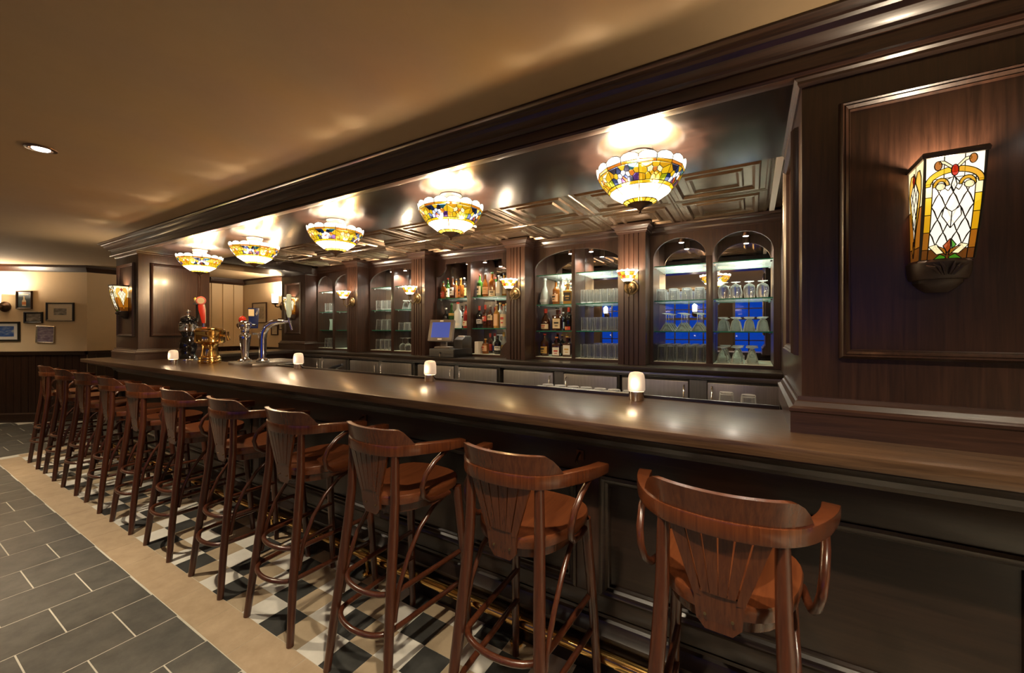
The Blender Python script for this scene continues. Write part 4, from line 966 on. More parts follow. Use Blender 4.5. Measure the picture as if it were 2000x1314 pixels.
def shelfful(kind, x0, x1, z, label, rows, dx, y0=3.845, dy=None, cat='glass', skip=0.0, jit=0.004):
    n = max(1, int((x1-x0)/dx)); dy = dy or dx
    for r in range(rows):
        for i in range(n):
            if skip and R.random() < skip: continue
            x = x0+(x1-x0)*(i+0.5)/n+R.uniform(-jit, jit); y = y0+dy*r+R.uniform(-jit, jit)*0.5
            o = obj(kind, G[kind], None, None, loc=(x, y, z)); o.rotation_euler[2] = R.uniform(0, 6)
            k_, p_ = label.split(' on the ', 1)
            pos = 'only one' if n == 1 else ('leftmost' if i == 0 else 'rightmost' if i == n-1 else ORD[i]+' from left')
            tag(o, '%s, %s%s, %s' % (k_, pos, '' if rows == 1 else (', front row', ', second row', ', back row')[min(r, 2)], p_), cat, label)
zb, z1, z2, z3 = 1.1045, 1.3745, 1.6505, 1.9625
shelfful('rocks_glass', -0.765, -0.348, z2, 'upturned rocks glass on the upper shelf of nearest left arch', 2, 0.0885)
shelfful('martini_glass', -0.74, -0.35, z1, 'upturned martini glass on the middle shelf of nearest left arch', 2, 0.122, 3.885)
shelfful('highball', -0.755, -0.35, zb, 'upturned highball glass on the bottom shelf of nearest left arch', 3, 0.072)
shelfful('snifter', -0.265, 0.12, z2, 'upturned brandy snifter on the upper shelf of nearest right arch', 1, 0.096, 3.90)
shelfful('footed_glass', -0.27, 0.12, z1, 'upturned footed beer glass on the middle shelf of nearest right arch', 2, 0.096, 3.875)
shelfful('sundae_glass', -0.27, 0.05, zb, 'upturned flared dessert glass on the bottom shelf of nearest right arch', 2, 0.1005, 3.862, 0.106)
for z, nm in ((zb,'bottom'),(z1,'middle'),(z2,'upper')):
    shelfful('tumbler', -1.49, -1.075, z, 'straight clear tumbler on the %s shelf beside liqueur bottles' % nm, 2, 0.068)
shelfful('mug', -4.50, -4.17, z2, 'clear beer mug on the upper left shelf in cabinet left of till', 2, 0.088)
shelfful('pint_glass', -4.50, -4.17, z1, 'upturned pint glass on the middle left shelf in cabinet left of till', 2, 0.092)
shelfful('highball', -4.50, -4.17, zb, 'upturned highball glass on the bottom left shelf in cabinet left of till', 2, 0.080)
shelfful('footed_glass', -4.02, -3.70, z2, 'upturned footed glass on the upper right shelf in cabinet left of till', 2, 0.100, 3.875)
shelfful('rocks_glass', -4.06, -3.66, z1, 'upturned rocks glass on the middle right shelf in cabinet left of till', 2, 0.095)
shelfful('wine_glass', -4.07, -3.66, zb, 'upturned wine glass on the bottom right shelf in cabinet left of till', 2, 0.100, 3.875)
shelfful('mug', -5.64, -5.42, z2, 'clear beer mug on the upper left shelf of farthest cabinet', 2, 0.088)
shelfful('pitcher', -5.64, -5.40, z1, 'frosted glass pitcher on the middle left shelf of farthest cabinet', 1, 0.12, 3.91, cat='pitcher')
shelfful('highball', -5.64, -5.42, zb, 'upturned highball glass on the bottom left shelf of farthest cabinet', 2, 0.072)
shelfful('pint_glass', -5.18, -4.88, z2, 'upturned pint glass on the upper right shelf of farthest cabinet', 1, 0.095, 3.90)
shelfful('footed_glass', -5.04, -4.88, z1, 'upturned footed glass on the middle right shelf of farthest cabinet', 1, 0.10, 3.90)
shelfful('shot_glass', -5.02, -4.88, zb, 'small shot glass on the bottom right shelf of farthest cabinet', 1, 0.07, 3.90)
shelfful('rocks_glass', -1.24, -0.60, 0.9155, 'upturned rocks glass on the drainboard behind the bar', 3, 0.088, 2.29, 0.09)
for i, (x, y) in enumerate(((-0.118,2.385),(-0.018,2.350))):
    tag(obj('pint_glass', G['pint_glass'], None, None, loc=(x, y, 0.9155)), '%s of two upturned pint glasses standing alone on the drainboard' % ('left' if i == 0 else 'right'), 'glass', 'pint glasses on the drainboard')

# ------------------------------------------------------------------ bottles
def glassy(name, c, rough=0.06): return mat(name, c, rough, 0.0, Transmission_Weight=0.35, Coat_Weight=1.0, IOR=1.45)
BG = {'green': glassy('green_bottle_glass', (0.03,0.10,0.015)), 'amber': glassy('amber_spirit', (0.30,0.10,0.015)), 'brown': glassy('brown_bottle_glass', (0.07,0.022,0.008)), 'black': glassy('black_bottle_glass', (0.012,0.010,0.010)),
      'clear': glassy('clear_spirit', (0.55,0.58,0.55)), 'gold': glassy('gold_spirit', (0.50,0.26,0.05)), 'white': mat('white_bottle', (0.62,0.66,0.68), 0.2), 'red': glassy('red_spirit', (0.35,0.03,0.015))}
LC = {k: mat('label_'+k, c, 0.55) for k, c in dict(cream=(0.62,0.52,0.34), white=(0.70,0.68,0.62), red=(0.45,0.04,0.02), black=(0.015,0.014,0.013), gold=(0.50,0.32,0.09), orange=(0.60,0.20,0.04), peach=(0.66,0.40,0.22), blue=(0.03,0.06,0.22), green=(0.04,0.14,0.05), silver=(0.5,0.5,0.5)).items()}
def bottle(label, u_x, y, z, h, r, glass, lab, capc, shape='round', lz=(0.12,0.46), print_c=None):
    t = thing('bottle', label, 'bottle', (u_x, y, z), R.uniform(-0.4, 0.4), 'spirit bottles on the back bar')
    sh = {'round': [(0.3,0),(0.96,0.005),(1,0.02),(1,0.58),(0.92,0.64),(0.55,0.70),(0.36,0.75),(0.32,0.92),(0.36,0.925),(0.36,0.94)],
          'slope': [(0.3,0),(0.96,0.005),(1,0.02),(1,0.38),(0.85,0.52),(0.50,0.68),(0.33,0.78),(0.30,0.92),(0.35,0.925),(0.35,0.94)],
          'squat': [(0.3,0),(0.96,0.005),(1,0.02),(1,0.60),(0.93,0.67),(0.40,0.73),(0.30,0.76),(0.30,0.90),(0.34,0.905),(0.34,0.93)],
          'bulb': [(0.3,0),(0.8,0.005),(0.95,0.10),(1,0.25),(0.90,0.40),(0.55,0.58),(0.34,0.70),(0.30,0.90),(0.34,0.905),(0.34,0.93)],
          'box': None}[shape]
    if sh is None:
        b = MB(); b.box(-r, r, -r*0.8, r*0.8, 0, h*0.66); b = b
        me = mesh_of('bottle_glass', b, BG[glass], bev=r*0.25); obj('bottle_glass', me, None, t)
        obj('bottle_neck', MB().lathe([(r*0.7,h*0.655),(r*0.35,h*0.70),(r*0.33,h*0.90)], 14), BG[glass], t, smooth=50)
        f = MB().box(-r*0.82, r*0.82, -r*0.8-0.0012, -r*0.8, h*lz[0], h*(lz[1]+0.06))
    else:
        obj('bottle_glass', MB().lathe([(a*r, b*h) for a, b in sh], 18), BG[glass], t, smooth=45)
        f = MB(); n = 12; vs = []
        for i in range(n+1):
            a = -PI/2-1.15+2.3*i/n; vs += [((r+0.0012)*math.cos(a), (r+0.0012)*math.sin(a), h*lz[0]), ((r+0.0012)*math.cos(a), (r+0.0012)*math.sin(a), h*lz[1])]
            vs += [((r-0.001)*math.cos(a), (r-0.001)*math.sin(a), h*lz[0]), ((r-0.001)*math.cos(a), (r-0.001)*math.sin(a), h*lz[1])]
        fs = []
        for i in range(n):
            o_ = i*4; fs += [(o_, o_+4, o_+5, o_+1), (o_+2, o_+3, o_+7, o_+6), (o_, o_+2, o_+6, o_+4), (o_+1, o_+5, o_+7, o_+3)]
        f.add(vs, fs)
    lo = obj('paper_label', f, LC[lab], t, smooth=40)
    if print_c:
        yy = (-r*0.8 if sh is None else -r)-0.0024
        obj('label_print', MB().box(-r*0.5, r*0.5, yy, yy+0.0015, h*(lz[0]*0.45+lz[1]*0.55), h*(lz[0]*0.25+lz[1]*0.75)), LC[print_c], lo); m = MB(); m.box(-r*0.35, r*0.35, yy, yy+0.0015, h*(lz[0]*0.75+lz[1]*0.25), h*(lz[0]*0.65+lz[1]*0.35)); obj('label_print', m, LC[print_c], lo)
    obj('cap', MB().lathe([(0.2*r,0.93*h-0.001),(0.40*r,0.93*h),(0.40*r,0.995*h),(0.34*r,h)] if capc not in ('foil_red','foil_gold') else [(0.37*r,0.80*h),(0.40*r,0.93*h),(0.40*r,0.995*h),(0.34*r,h)], 14), {'foil_red': LC['red'], 'foil_gold': LC['gold']}.get(capc) or LC[capc], t, smooth=40)
def atpx(u, Y):  # x on a plane of depth Y seen at pixel column u
    k = (u-1000)/786.46; return Y*(k*0.8584-0.5130)/(0.8584+0.5130*k)
Y1 = 3.90
for a in [
    ('rounded clear decanter bottle of pale spirit, upper shelf of the liqueur bottles', 1064, Y1, 1.651, .285, .052, 'clear','silver','silver','bulb',(0.10,0.20)),
    ('amber whisky bottle with peach label, upper shelf beside the pale decanter', 1086, Y1, 1.651, .255, .040, 'amber','peach','black','round',(0.12,0.42),'black'),
    ('tall slim clear bottle behind others on the upper liqueur shelf', 1099, 4.0, 1.651, .300, .030, 'clear','cream','silver'),
    ('gold tequila bottle with black label at the right of the upper liqueur shelf', 1109, Y1, 1.651, .215, .045, 'gold','black','gold','box',(0.15,0.50),'gold'),
    ('dark sloping liqueur bottle with red neck on the middle liqueur shelf', 1066, Y1, 1.375, .235, .050, 'brown','cream','foil_red','slope',(0.08,0.30),'red'),
    ('square amber liqueur bottle with cream label on the middle liqueur shelf', 1089, Y1, 1.375, .245, .050, 'brown','cream','black','box',(0.10,0.46),'black'),
    ('small dark bottle behind others on the middle liqueur shelf', 1100, 4.0, 1.375, .20, .030, 'black','white','silver'),
    ('black bottle with red base and red cap on the middle liqueur shelf', 1111, Y1, 1.375, .245, .040, 'black','red','foil_red','round',(0.03,0.18),'gold'),
    ('dark bottle with tan label at the left of the bottom liqueur shelf', 1064, Y1, 1.105, .240, .045, 'brown','gold','red','round',(0.12,0.42),'black'),
    ('square dark bottle with orange cap and white stripe label, bottom liqueur shelf', 1087, Y1, 1.105, .205, .044, 'brown','white','orange','box',(0.05,0.40),'red'),
    ('slim dark bottle behind others on the bottom liqueur shelf', 1098, 4.0, 1.105, .23, .032, 'black','cream','gold'),
    ('square dark bottle with large white label and cork, bottom liqueur shelf', 1108, Y1, 1.105, .215, .045, 'brown','white','gold','box',(0.10,0.50),'gold'),
    # central cabinet, top shelf
    ('short amber bottle at the far left of the top spirit shelf', 866, 3.86, 1.766, .215, .034, 'amber','red','green','round',(0.1,0.4),'cream'),
    ('green bottle with red cap and cream label on the top spirit shelf', 875, 3.938, 1.766, .265, .036, 'green','cream','red','round',(0.1,0.5),'black'),
    ('dark bottle with white band on the top spirit shelf', 884, 3.86, 1.766, .265, .033, 'brown','white','black','round',(0.14,0.5),'black'),
    ('square whisky bottle with slanted peach label on the top spirit shelf', 891, 3.95, 1.766, .250, .034, 'amber','peach','black','box',(0.06,0.55),'red'),
    ('square whisky bottle with orange label on the top spirit shelf', 900, 3.87, 1.766, .240, .034, 'amber','orange','gold','box',(0.06,0.55),'black'),
    ('dark bottle with gold stripes next to the divider on the top spirit shelf', 907, 3.96, 1.766, .260, .030, 'black','gold','silver','round',(0.14,0.5),'black'),
    ('green bottle with cream label right of the divider on the top spirit shelf', 937, Y1, 1.766, .275, .034, 'green','cream','red','round',(0.1,0.48),'black'),
    ('tall amber bottle with peach label on the right of the top spirit shelf', 948, Y1, 1.766, .280, .036, 'amber','peach','silver','slope',(0.12,0.42),'gold'),
    ('tall dark amber bottle with wide cream base label on the top spirit shelf', 961.5, Y1, 1.766, .285, .040, 'amber','cream','green','round',(0.03,0.26),'brown' if False else 'black'),
    ('bottle with tall white label partly behind the sconce on the top spirit shelf', 974.5, Y1, 1.766, .245, .036, 'clear','white','silver','round',(0.14,0.68)),
    ('stout amber bottle at the right end of the top spirit shelf', 985, 3.97, 1.766, .270, .036, 'gold','cream','black'),
    # central cabinet, middle shelf
    ('wine bottle with white capsule left of the till screen', 871, Y1, 1.401, .255, .037, 'black','black','white','round'),
    ('tall green bottle behind the till screen', 882, Y1, 1.401, .310, .036, 'green','gold','green','round',(0.5,0.6)),
    ('white bottle with red and blue top above the till screen', 894.5, Y1, 1.401, .320, .047, 'white','white','red','round',(0.1,0.2)),
    ('dark bottle beside the white bottle above the till screen', 903, 4.01, 1.401, .28, .032, 'brown','cream','black'),
    ('red liqueur bottle next to the divider on the middle spirit shelf', 910, Y1, 1.401, .290, .032, 'red','cream','black','round',(0.1,0.3),'red'),
    ('dark bottle with red cap right of the divider on the middle spirit shelf', 936.5, Y1, 1.401, .265, .038, 'black','silver','foil_red','round',(0.2,0.4),'black'),
    ('red rum bottle with red cap on the middle spirit shelf', 948, Y1, 1.401, .275, .034, 'brown','red','foil_red','round',(0.3,0.52),'white'),
    ('dark rum bottle with round cream label on the middle spirit shelf', 958, Y1, 1.401, .270, .036, 'brown','cream','silver','round',(0.35,0.55),'black'),
    ('bottle with tall peach label on the middle spirit shelf', 970, Y1, 1.401, .280, .036, 'gold','peach','silver','round',(0.1,0.58)),
    ('pale rum bottle with green and red label on the middle spirit shelf', 984, Y1, 1.401, .275, .042, 'clear','cream','orange','round',(0.08,0.58),'red'),
    ('clear bottle behind others at the right of the middle spirit shelf', 977, 4.0, 1.401, .30, .034, 'clear','cream','gold'),
    # central cabinet, bottom
    ('squat amber brandy bottle with cream label beside the paper stack', 948.5, 3.87, 1.105, .175, .042, 'amber','peach','gold','squat',(0.18,0.55),'red'),
    ('dark bottle with red cap behind the squat brandy bottle', 957.5, 4.02, 1.105, .235, .034, 'brown','red','foil_red'),
    ('clear bottle behind the bottom row of spirits', 966.5, 4.02, 1.105, .20, .030, 'clear','blue','silver'),
    ('black bottle with white diamond label on the bottom spirit shelf', 972, Y1, 1.105, .215, .040, 'black','white','black','round',(0.2,0.42),'black'),
    ('pale bottle with gold top at the right of the bottom spirit shelf', 984, 4.01, 1.105, .25, .040, 'clear','gold','foil_gold','slope',(0.2,0.4)),
]:
    a = list(a); a[1] = atpx(a[1], a[2]); bottle(*a)

# ------------------------------------------------------------------ till
cd = thing('cash_drawer', 'black cash drawer with lock and key standing on the back counter', 'cash drawer', (-2.985, 3.6, 1.0755))
pobj('case', MB().box(-3.17, -2.80, 3.405+0.06, 3.785, 1.0765, 1.170), M['black'], cd, bev=0.004)
pobj('drawer_front', MB().box(-3.16, -2.81, 3.452, 3.464, 1.082, 1.162), M['darkgrey'], cd, bev=0.003)
pobj('slot', MB().box(-2.93, -2.84, 3.4505, 3.4525, 1.112, 1.117), M['black'], cd)
pobj('lock', MB().tube([(-2.985,3.452,1.125),(-2.985,3.440,1.125)], 0.011, 12), M['chrome'], cd, smooth=50)
ky = MB(); ky.box(-2.987, -2.983, 3.425, 3.442, 1.118, 1.132); ky.tube([(-2.985,3.43,1.118),(-2.985,3.428,1.085)], 0.004, 6); pobj('key', ky, M['chrome'], cd)
ps = thing('till_screen', 'tilted touchscreen till with blue lit display on the cash drawer', 'till', (-3.025, 3.54, 1.1705), rz=0.30)
obj('foot', MB().box(-0.09, 0.09, -0.06, 0.07, 0.0, 0.022), M['taupe'], ps, bev=0.006)
obj('neck', MB().box(-0.035, 0.035, -0.012, 0.035, 0.021, 0.14), M['taupe'], ps, bev=0.006)
hd = obj('monitor', MB().box(-0.145, 0.145, -0.03, 0.02, -0.125, 0.125), M['taupe'], ps, bev=0.006); hd.location = (0,-0.05,0.20); hd.rotation_euler = (-0.30,0,0)
obj('display', MB().box(-0.108, 0.108, -0.0315, -0.029, -0.085, 0.092), M['screen'], hd)
obj('sticker', MB().box(-0.02, 0.02, -0.032, -0.029, 0.102, 0.115), M['paper'], hd); obj('sticker', MB().box(-0.025, 0.025, -0.032, -0.029, -0.112, -0.096), M['paper'], hd)
pr = thing('receipt_printer', 'dark grey receipt printer beside the till screen', 'printer', (-2.862, 3.685, 1.1705))
obj('case', MB().prism([(-0.085,0.0),(0.09,0.0),(0.09,0.13),(-0.03,0.135),(-0.085,0.10)], -0.058, 0.06, 'x'), M['darkgrey'], pr, bev=0.005)
obj('lid', MB().box(-0.05, 0.05, -0.01, 0.085, 0.131, 0.142), M['grey'], pr, bev=0.003); obj('paper_slip', MB().box(-0.04, 0.04, -0.035, -0.015, 0.131, 0.145), M['paper'], pr)
x = atpx(934, 3.86); tag(obj('paper_stack', MB().box(x-0.025, x+0.03, 3.82, 3.92, 1.105, 1.245), M['paper'], bev=0.002), 'upright stack of white paper cards left of the brandy bottle', 'paper')

# ------------------------------------------------------------------ candle lamps on the bar
for i, (x, y, lab) in enumerate(((-0.462,1.897,'nearest'),(-1.738,1.906,'second nearest'),(-3.195,1.935,'third (beside the drip tray)'),(-5.575+0.0,1.545,'farthest'))):
    if i == 3: x, y = -4.63, 1.60
    t = thing('candle_lamp', lab + ' frosted candle lamp on a chrome holder standing on the bar', 'candle lamp', (x, y, 1.0675), group='candle lamps on the bar')
    obj('holder', MB().lathe([(0.001,0.0),(0.033,0.0),(0.034,0.003),(0.034,0.042),(0.030,0.0445),(0.001,0.0445)], 24), M['chrome'], t, smooth=40)
    n = 24; prof = [(0.036,0.045),(0.038,0.050),(0.037,0.10),(0.034,0.118),(0.028,0.127),(0.014,0.131),(0.001,0.131)]; m = MB(); vs = []
    for r_, z_ in prof:
        for k in range(48): a = 2*PI*k/48; rr = r_*(1+0.02*(k % 2)*(1 if z_ < 0.115 else 0)); vs.append((rr*math.cos(a), rr*math.sin(a), z_))
    fs = []
    for j in range(len(prof)-1):
        for k in range(48): l = (k+1) % 48; fs.append((j*48+k, j*48+l, j*48+48+l, j*48+48+k))
    m.add(vs, fs); sh = obj('shade', m, M['candle_frost'], t, smooth=60)
    obj('flame_glow', MB().lathe([(0.001,0.0),(0.018,0.012),(0.021,0.025),(0.012,0.042),(0.001,0.05)], 12, (0,-0.0175,0.055)), M['flame'], t, smooth=60)
    light('flame_lamp', 'POINT', CANDLE_W, (1,0.72,0.42), (0,-0.06,0.08), t, 0.02)

# ------------------------------------------------------------------ beer taps
bt = thing('beer_tower', 'black ceramic beer tower with chrome band and round finial', 'beer tap', (-5.12, 1.83, 1.0675), group='beer towers')
bt.location = (-5.02, 1.86, 1.0675)
obj('base_ring', MB().lathe([(0.001,0),(0.088,0),(0.09,0.012),(0.086,0.02),(0.001,0.02)], 28), M['chrome'], bt, smooth=40)
obj('ceramic_body', MB().lathe([(0.001,0.021),(0.082,0.021),(0.076,0.04),(0.06,0.07),(0.074,0.12),(0.079,0.16),(0.07,0.205),(0.054,0.24),(0.052,0.262),(0.064,0.285),(0.066,0.300),(0.001,0.300)], 28), M['ceramic'], bt, smooth=50)
obj('chrome_band', MB().lathe([(0.001,0.301),(0.076,0.301),(0.083,0.312),(0.083,0.368),(0.086,0.376),(0.001,0.376)], 28), M['chrome'], bt, smooth=40)
obj('ceramic_lid', MB().lathe([(0.001,0.377),(0.078,0.377),(0.076,0.392),(0.058,0.402),(0.066,0.418),(0.068,0.432),(0.052,0.450),(0.022,0.466),(0.001,0.466)], 28), M['ceramic'], bt, smooth=50)
obj('finial', MB().lathe([(0.020,0.464),(0.010,0.476),(0.010,0.492),(0.020,0.500),(0.020,0.510),(0.008,0.520),(0.006,0.528),(0.001,0.530)], 16), M['chrome'], bt, smooth=50)
fc = MB(); fc.tube([(0.05,0.05,0.342),(0.12,0.09,0.345),(0.13,0.096,0.30)], 0.011, 10); fc.tube([(0.12,0.09,0.335),(0.12,0.09,0.385)], 0.013, 10); obj('faucet', fc, M['chrome'], bt, smooth=50)
h1 = obj('tap_handle', MB().prism([(-0.013,0.0),(0.013,0.0),(0.020,0.07),(0.026,0.14),(0.024,0.195),(-0.028,0.195),(-0.030,0.14),(-0.022,0.07)], -0.010, 0.010, 'y'), M['red'], bt, bev=0.003); h1.location = (0.12,0.09,0.385); h1.rotation_euler = (0,-0.10,1.2)
obj('handle_trim', MB().prism([(0.0132,0.0),(0.017,0.0),(0.0245,0.07),(0.0305,0.14),(0.0285,0.195),(0.0242,0.195),(0.0262,0.14),(0.0202,0.07)], -0.0105, 0.0105, 'y'), M['cream'], h1)
g = obj('round_badge', MB().lathe([(0.001,-0.011),(0.040,-0.011),(0.044,-0.006),(0.044,0.006),(0.040,0.011),(0.001,0.011)], 24), M['pinkred'], h1, smooth=40); g.location = (0,0,0.235); g.rotation_euler = (PI/2,0,0)
for nm, pr_, n_ in (('badge_ring', [(0.030,0.0112),(0.030,0.0125),(0.024,0.0125),(0.024,0.0112)], 24), ('badge_star', [(0.001,0.0112),(0.012,0.0112),(0.012,0.013),(0.001,0.013)], 6)):
    g2 = obj(nm, MB().lathe(pr_, n_), M['cream'], h1); g2.location = g.location; g2.rotation_euler = g.rotation_euler
h2 = obj('tap_handle', MB().tube([(0.05,0.06,0.40),(0.035,0.07,0.47),(0.02,0.075,0.55),(0.015,0.075,0.58)], [0.012,0.014,0.018,0.014], 10), M['black'], bt, smooth=60)
obj('badge_cup', MB().lathe([(0.014,0.0),(0.036,0.008),(0.040,0.020),(0.030,0.026),(0.001,0.026)], 18, (0.01,0.075,0.575)), M['chrome'], h2, smooth=45)
obj('badge_knob', MB().lathe([(0.001,0.0),(0.02,0.006),(0.026,0.024),(0.016,0.045),(0.001,0.05)], 14, (0.008,0.075,0.60)), M['cream'], h2, smooth=60)
obj('badge_bead', MB().lathe([(0.001,0.0),(0.012,0.006),(0.014,0.014),(0.001,0.028)], 12, (-0.022,0.07,0.63)), M['yellow'], h2, smooth=60)

br = thing('beer_tower', 'gleaming brass drum-topped beer tower in the middle of the taps', 'beer tap', (-4.473, 1.83, 1.0675), group='beer towers')
obj('pedestal', MB().lathe([(0.001,0),(0.090,0),(0.094,0.006),(0.094,0.03),(0.088,0.038),(0.090,0.05),(0.086,0.062),(0.074,0.070),(0.066,0.12),(0.066,0.165),(0.072,0.178),(0.001,0.178)], 32), M['brass'], br, smooth=40)
obj('drum', MB().lathe([(0.001,0.179),(0.075,0.179),(0.118,0.195),(0.124,0.205),(0.122,0.212),(0.120,0.285),(0.126,0.296),(0.126,0.312),(0.112,0.322),(0.108,0.332),(0.06,0.344),(0.001,0.346)], 36), M['brass'], br, smooth=40)
for k in range(2):
    a = 0.5+1.2*k; f_ = MB(); c_, s_ = math.cos(a), math.sin(a); f_.tube([(0.10*c_,0.10*s_,0.26),(0.17*c_,0.17*s_,0.262),(0.18*c_,0.18*s_,0.215)], 0.010, 10); f_.tube([(0.165*c_,0.165*s_,0.255),(0.165*c_,0.165*s_,0.30)], 0.012, 10); obj('faucet', f_, M['brass'], br, smooth=50)

tr = thing('drip_tray', 'flat stainless drip tray under the chrome beer taps', 'tray', (-3.95, 2.06, 1.0675))
tr.location = (-3.90, 2.06, 1.0675)
obj('pan', MB().box(-0.21, 0.21, -0.235, 0.235, 0.0, 0.026), M['steel_x'], tr, bev=0.003)
obj('rim', MB().mould([(-0.21,-0.235),(-0.21,0.235),(0.21,0.235),(0.21,-0.235)], [(0,0.0265),(0.012,0.0265),(0.012,0.031),(0,0.031)], True), M['steel_x'], tr)
for k in range(12): obj('grille_bar', MB().box(-0.19, 0.19, -0.21+0.036*k, -0.195+0.036*k, 0.0262, 0.0295), M['steel_x'], tr)
# note: the tray reaches inward past the bar edge; it is carried by two brackets
for k in (-0.15, 0.15): obj('bracket', MB().box(k-0.015, k+0.015, -0.05, 0.22, -0.012, 0.0), M['steel_x'], tr) if False else None

ch = thing('beer_tower', 'tapered chrome beer column with a three-way crosshead on the drip tray', 'beer tap', (-4.03, 1.93, 1.099), group='beer towers')
obj('flange', MB().lathe([(0.001,0),(0.058,0),(0.06,0.006),(0.05,0.014),(0.034,0.022),(0.026,0.036),(0.001,0.036)], 24), M['chrome'], ch, smooth=45)
obj('column', MB().lathe([(0.001,0.036),(0.026,0.036),(0.034,0.10),(0.046,0.20),(0.049,0.23),(0.044,0.245),(0.030,0.258),(0.034,0.272),(0.030,0.29),(0.001,0.29)], 24), M['chrome'], ch, smooth=50)
cr = MB(); cr.lathe([(0.001,0.285),(0.04,0.290),(0.052,0.31),(0.054,0.335),(0.046,0.358),(0.026,0.372),(0.001,0.376)], 24)
cr.tube([(-0.115,0.02,0.33),(-0.11,0.019,0.33),(-0.04,0.0,0.33)], [0.036,0.038,0.032], 16); cr.tube([(0.04,0,0.33),(0.12,0.01,0.33),(0.16,0.015,0.33)], [0.012,0.009,0.009], 10); cr.lathe([(0.001,0.318),(0.016,0.32),(0.016,0.34),(0.001,0.342)], 12, (0.10,0.008,0)); obj('crosshead', cr, M['chrome'], ch, smooth=50)
h = obj('tap_handle', MB().prism([(-0.035,0.0),(0.035,0.0),(0.045,0.19),(-0.045,0.19)], -0.014, 0.014, 'y'), M['blue'], ch, bev=0.004); h.location = (0.03,0.06,0.30); h.rotation_euler = (0,0,1.1)
obj('handle_label', MB().box(-0.040, 0.004, -0.0165, -0.0142, 0.115, 0.178), M['cream'], h); obj('handle_emblem', MB().prism([(0.014,0.135),(0.030,0.172),(0.034,0.140),(0.022,0.118)], -0.0165, -0.0142, 'y'), M['steel'], h)
obj('tap_handle', MB().lathe([(0.001,0.35),(0.026,0.352),(0.032,0.375),(0.030,0.40),(0.012,0.415),(0.001,0.42)], 16, (-0.13,0.04,0)), M['red'], ch, smooth=50)
fz = MB(); fz.tube([(0.02,0.05,0.25),(0.03,0.10,0.25),(0.03,0.115,0.20)], 0.011, 10); obj('faucet', fz, M['chrome'], ch, smooth=50)

co = thing('beer_tower', 'curved chrome cobra-neck beer tap on the drip tray', 'beer tap', (-3.86, 2.0, 1.099), group='beer towers')
obj('flange', MB().lathe([(0.001,0),(0.055,0),(0.056,0.008),(0.044,0.02),(0.034,0.028),(0.001,0.028)], 24), M['chrome'], co, smooth=45)
obj('neck', MB().tube([(0,0,0.026),(0,0,0.10),(0,0,0.20),(0.005,0.004,0.26),(0.025,0.020,0.315),(0.065,0.05,0.350),(0.115,0.085,0.362),(0.15,0.11,0.362)], [0.031,0.031,0.031,0.031,0.030,0.028,0.024,0.020], 16), M['chrome'], co, smooth=70)
fz = MB(); fz.tube([(0.15,0.11,0.362),(0.20,0.145,0.362)], 0.011, 10); fz.tube([(0.19,0.138,0.37),(0.195,0.142,0.33),(0.205,0.15,0.285)], [0.014,0.011,0.009], 10); fz.tube([(0.185,0.135,0.36),(0.185,0.135,0.41)], 0.009, 8); obj('faucet', fz, M['chrome'], co, smooth=50)
obj('tap_handle', MB().lathe([(0.012,0.40),(0.022,0.44),(0.024,0.52),(0.018,0.58),(0.022,0.60),(0.016,0.615),(0.001,0.618)], 14, (0.185,0.135,0)), M['frosted'], co, smooth=50)
# soda gun behind the bar
sg = thing('soda_gun', 'black soda gun with hose resting behind the third candle lamp', 'soda gun', (-3.0, 2.08, 0.9155))
obj('gun_body', MB().ribbon([(-0.06,0.0,0.12),(0.03,0.02,0.16),(0.10,0.05,0.185)], [0.03,0.035,0.03], [0.03,0.03,0.02]), M['black'], sg, bev=0.005)
obj('hose', MB().tube([(-0.06,0,0.12),(-0.12,0.0,0.09),(-0.16,0.03,0.03),(-0.12,0.10,0.013),(0.1,0.2,0.013)], 0.012, 8), M['darkgrey'], sg, smooth=60)
obj('holster', MB().box(-0.07, -0.03, -0.03, 0.03, 0.0, 0.12), M['steel'], sg, bev=0.003)

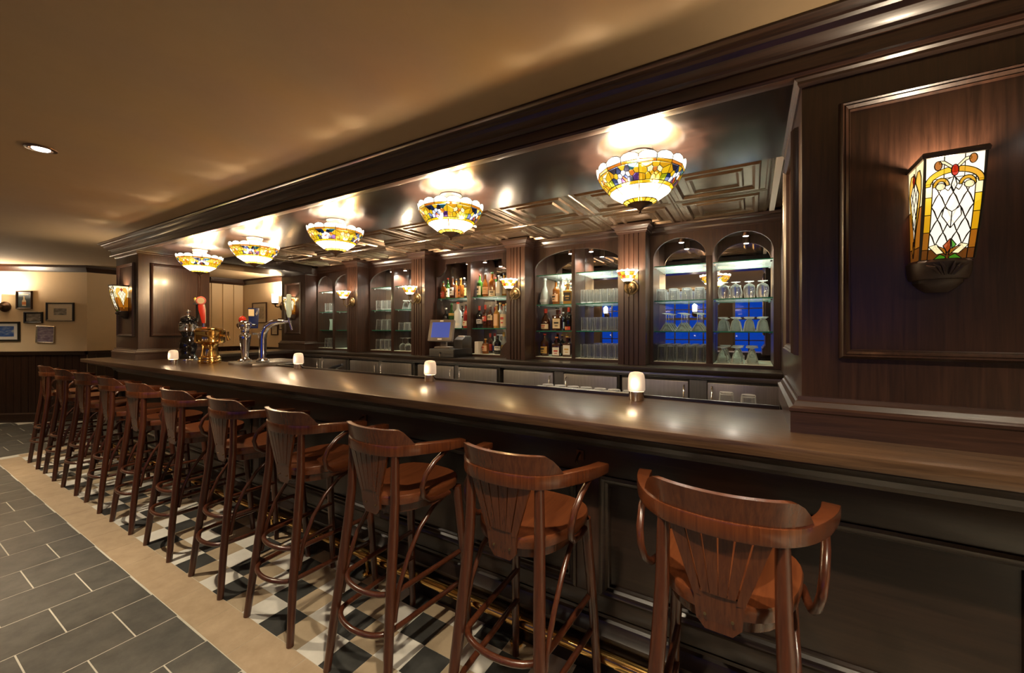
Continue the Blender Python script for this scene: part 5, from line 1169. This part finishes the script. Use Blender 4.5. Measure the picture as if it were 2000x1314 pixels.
# ------------------------------------------------------------------ pictures
def picture(label, s0, s1, z0, z1, frame, matc, prn, wall='A', fw_=0.02, inset=0.06, tilt=0, extra=None):
    """wall A: coordinates along the splayed wall (s grows to the left); wall Y: x on the back wall"""
    w, h = abs(s1-s0), z1-z0; c = (s0+s1)/2; cz = (z0+z1)/2
    if wall == 'A': p = onA(c, cz); rz = rzA
    else: p = Vector((c, 4.12, cz)); rz = 0
    t = thing('picture', label, 'picture', tuple(p), rz, 'framed pictures on the walls'); t.rotation_euler[1] = tilt
    obj('frame', MB().mould([(-w/2,-h/2),(-w/2,h/2),(w/2,h/2),(w/2,-h/2)], [(0,0),(0,0.022),(fw_*0.4,0.026),(fw_,0.018),(fw_,0)], True, ((0,0,0),(1,0,0),(0,0,1),(0,-1,0))), M[frame], t, smooth=20)
    obj('mount', MB().box(-w/2+fw_*0.8, w/2-fw_*0.8, -0.010, -0.001, -h/2+fw_*0.8, h/2-fw_*0.8), M[matc], t)
    obj('print', MB().box(-w/2+inset, w/2-inset, -0.0115, -0.0101, -h/2+inset*0.9, h/2-inset*0.9), M[prn], t)
    return t
pt = picture('dark framed bottle poster nearest the wall sconce on the left wall', 0.729, 0.936, 1.688, 1.959, 'fr_brown', 'fr_brown', 'pr_teal', fw_=0.018, inset=0.022)
obj('poster_bottle', MB().prism([(-0.026,-0.09),(0.026,-0.09),(0.026,-0.015),(0.010,0.012),(0.010,0.055),(-0.010,0.055),(-0.010,0.012),(-0.026,-0.015)], -0.0135, -0.0118, 'y'), M['cream'], pt)
obj('poster_label', MB().box(-0.026, 0.026, -0.0145, -0.0136, -0.07, -0.03), LC['orange'], pt); obj('poster_banner', MB().box(-0.06, 0.06, -0.0135, -0.012, 0.075, 0.088), M['matboard'], pt)
picture('small black framed grey photograph in the middle of the left wall group', 0.588, 0.834, 1.477, 1.646, 'fr_black', 'fr_black', 'pr_grey', inset=0.03)
pc = picture('black framed landscape photo with wide cream mount, right of the left wall group', 0.17, 0.541, 1.509, 1.789, 'fr_black', 'matboard', 'pr_grey', inset=0.10)
picture('large black framed blue photo with white mount at the picture edge of the left wall', 0.893, 1.40, 1.208, 1.498, 'fr_black', 'matwhite', 'pr_blue', inset=0.075, fw_=0.025)
picture('tilted metal-framed purple photo lowest on the left wall', 0.43, 0.673, 1.183, 1.435, 'steel_x', 'matwhite', 'pr_mix', inset=0.018, tilt=0.04, fw_=0.012)
picture('brown framed drawing behind the chrome beer taps', -8.30, -7.80, 1.50, 1.89, 'fr_brown', 'matboard', 'pr_cream', 'Y', inset=0.09)
picture('small brown framed print below the opal sconce behind the taps', -7.64, -7.42, 1.275, 1.46, 'fr_brown', 'matboard', 'pr_cream', 'Y', inset=0.04)
picture('narrow brown framed print right of the opal sconce wall group', -7.40, -7.20, 1.37, 1.58, 'fr_brown', 'matboard', 'pr_grey', 'Y', inset=0.05)
picture('brown framed picture half hidden behind the back bar pillar', -7.16, -6.9, 1.64, 1.92, 'fr_brown', 'matwhite', 'pr_grey', 'Y', inset=0.05)
